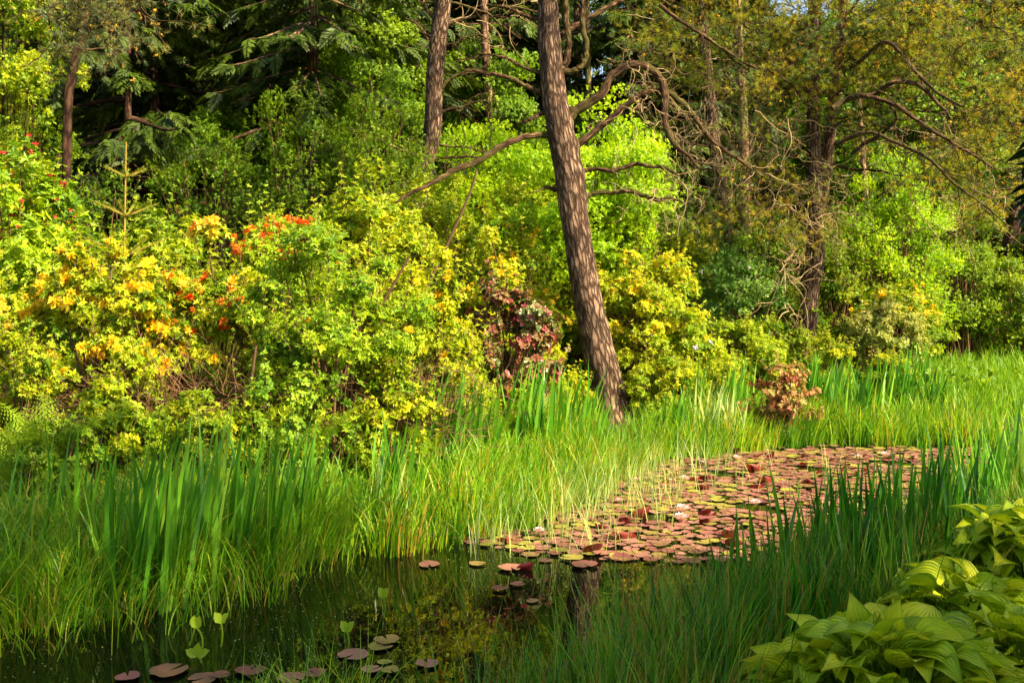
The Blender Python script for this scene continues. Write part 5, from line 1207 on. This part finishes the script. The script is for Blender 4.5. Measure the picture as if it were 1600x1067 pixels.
def lily_flower(px, py, r, label, group=None):
    Y = EYE * F / (py + 3 - HY); x = (px - 800) * Y / F
    root = thing('water_lily', (x, Y, 0), label, 'water lily', group)
    T, Fq = leaf6(.28, .12, -.18)
    for ring, (n, el, L) in enumerate([(9, 25, 1), (8, 48, .9), (6, 68, .75)]):
        a = np.arange(n) * 6.28 / n + ring * .3; e = R(el)
        D = np.stack([np.cos(a) * np.cos(e), np.sin(a) * np.cos(e), np.full(n, np.sin(e))], -1)
        mb = MB(); stamp(mb, T, Fq, np.tile([x, Y, .02], (n, 1)), D, np.tile([0, 0, 1.], (n, 1)) - D * .5, np.full(n, r * L), rng.random(n))
        mb.build('petals', M['f_lily'], root)
    mb = MB(); n = 14; D = nrm(rng.normal(0, .4, (n, 3)) + np.array([0, 0, 1.])); T2, F2 = kite(.12); stamp(mb, T2, F2, np.tile([x, Y, .03], (n, 1)), D, rng.normal(0, 1, (n, 3)), np.full(n, r * .5), .5)
    mb.build('stamens', M['f_yellow'], root)
for a in [(1067, 801, .085, 'open white water lily in the middle of the carpet'), (1064, 815, .085, 'pink tinged water lily just below the white one'), (1070, 752, .07, 'pale pink water lily by the shore in line with the white one'), (763, 822, .07, 'white water lily at the left arm of the carpet'),
          (843, 835, .065, 'pinkish water lily between pale water grasses'), (1181, 790, .065, 'white water lily at the tips of the near irises'), (1384, 714, .075, 'white water lily far right beside a red leaf'), (1152, 718, .06, 'pink water lily at the far shore'), (1342, 716, .055, 'small pale water lily at the far end'), (995, 752, .05, 'small white water lily at the left shore'), (968, 785, .045, 'tiny white lily bud among pads')]:
    lily_flower(*a)

# bogbean shoots in the dark front water
def bogbean(px, py, h, label, leaves):
    Y = EYE * F / (py - HY); x = (px - 800) * Y / F; root = thing('bogbean_shoot', (x, Y, 0), label, 'water plant', 'bogbean shoots in the front water')
    tip = np.array([x + rng.normal(0, .02), Y, h]); sb = MB(); tubes(sb, bez(np.array([[x, Y, -.05]]), np.array([[x + .03, Y, h * .5]]), tip[None], 8), np.full((1, 8), .005), 6, .5); sb.build('stalk', M['fern'], root)
    T, Fq = leaf6(.36, .07, .1); lcT = None
    for a in leaves:
        mb = MB(); D = np.array([[np.cos(a) * .7, -.1, abs(np.sin(a)) + .35]]); stamp(mb, T, Fq, tip[None], D, np.array([[-np.cos(a), -1., .6]]), np.array([.07]), [.8], 0, True)
        mb.build('leaf', M['low'], root)
bogbean(313, 1012, .10, 'shoot with two broad upright leaves left of its neighbour', [1.3, 2.2])
bogbean(342, 1010, .12, 'shoot opening like a V beside the tall iris', [.6, 2.4])
bogbean(292, 1008, .09, 'small shoot with one narrow leaf', [1.6])
bogbean(540, 1015, .09, 'small shoot rising near the single pads', [.7, 2.3])
bogbean(597, 965, .11, 'shoot alone in the reflection of the shrubs', [.9, 2.2])
bogbean(310, 1035, .03, 'low floating shoot with spread leaves', [.1, 3.0, 1.5])

# petals and duckweed specks adrift
def specks():
    mb = MB(); n = 5000; x = rng.uniform(-3, 1.2, n); y = rng.uniform(3.8, 8.3, n); q = (sdf(x, y) < -.02) & (np.sin(x * 3 + y * 2) + rng.normal(0, .6, n) > .1); x, y = x[q], y[q]; n = len(x)
    T = np.array([(np.cos(a), np.sin(a), 0) for a in np.arange(6) * 1.0472]); Fq = np.array([(0, 1, 2, 3, 4, 5)])
    stamp(mb, T, Fq, np.c_[x, y, np.full(n, .004)], np.tile([1., 0, 0], (n, 1)), np.tile([0, 0, 1.], (n, 1)), rng.uniform(.0015, .0052, n), rng.random(n))
    mb.build('duckweed', M['blue_grass'], label='tiny pale specks of duckweed on the dark water', category='duckweed', kind='stuff')
specks()

# ------------------------------------------------------------------ trees that stand behind the viewer and shade the near bank
def shade():
    t = tree('garden_tree', 'leafy tree on the near bank behind the viewer', 'tree', 5.3, -.2, 11.5, .2, M['under'], 3.0, 3.6, 4800, .22, T_HERBB, nc=70, cr=.3)
    for x, y, s in [(9.6, -1.2, 1.0), (2.4, -2.0, 1.05), (7.4, -5.5, 1.1), (15.6, 12.6, .62)]:
        copy_tree(t, (x, y, float(gz(x, y))), 'leafy tree on the near bank behind the viewer' if x < 15 else 'small leafy tree outside the right edge beside the meadow', s, float(rng.uniform(0, 6)), group='garden trees outside the picture')
    t['group'] = 'garden trees outside the picture'
shade()
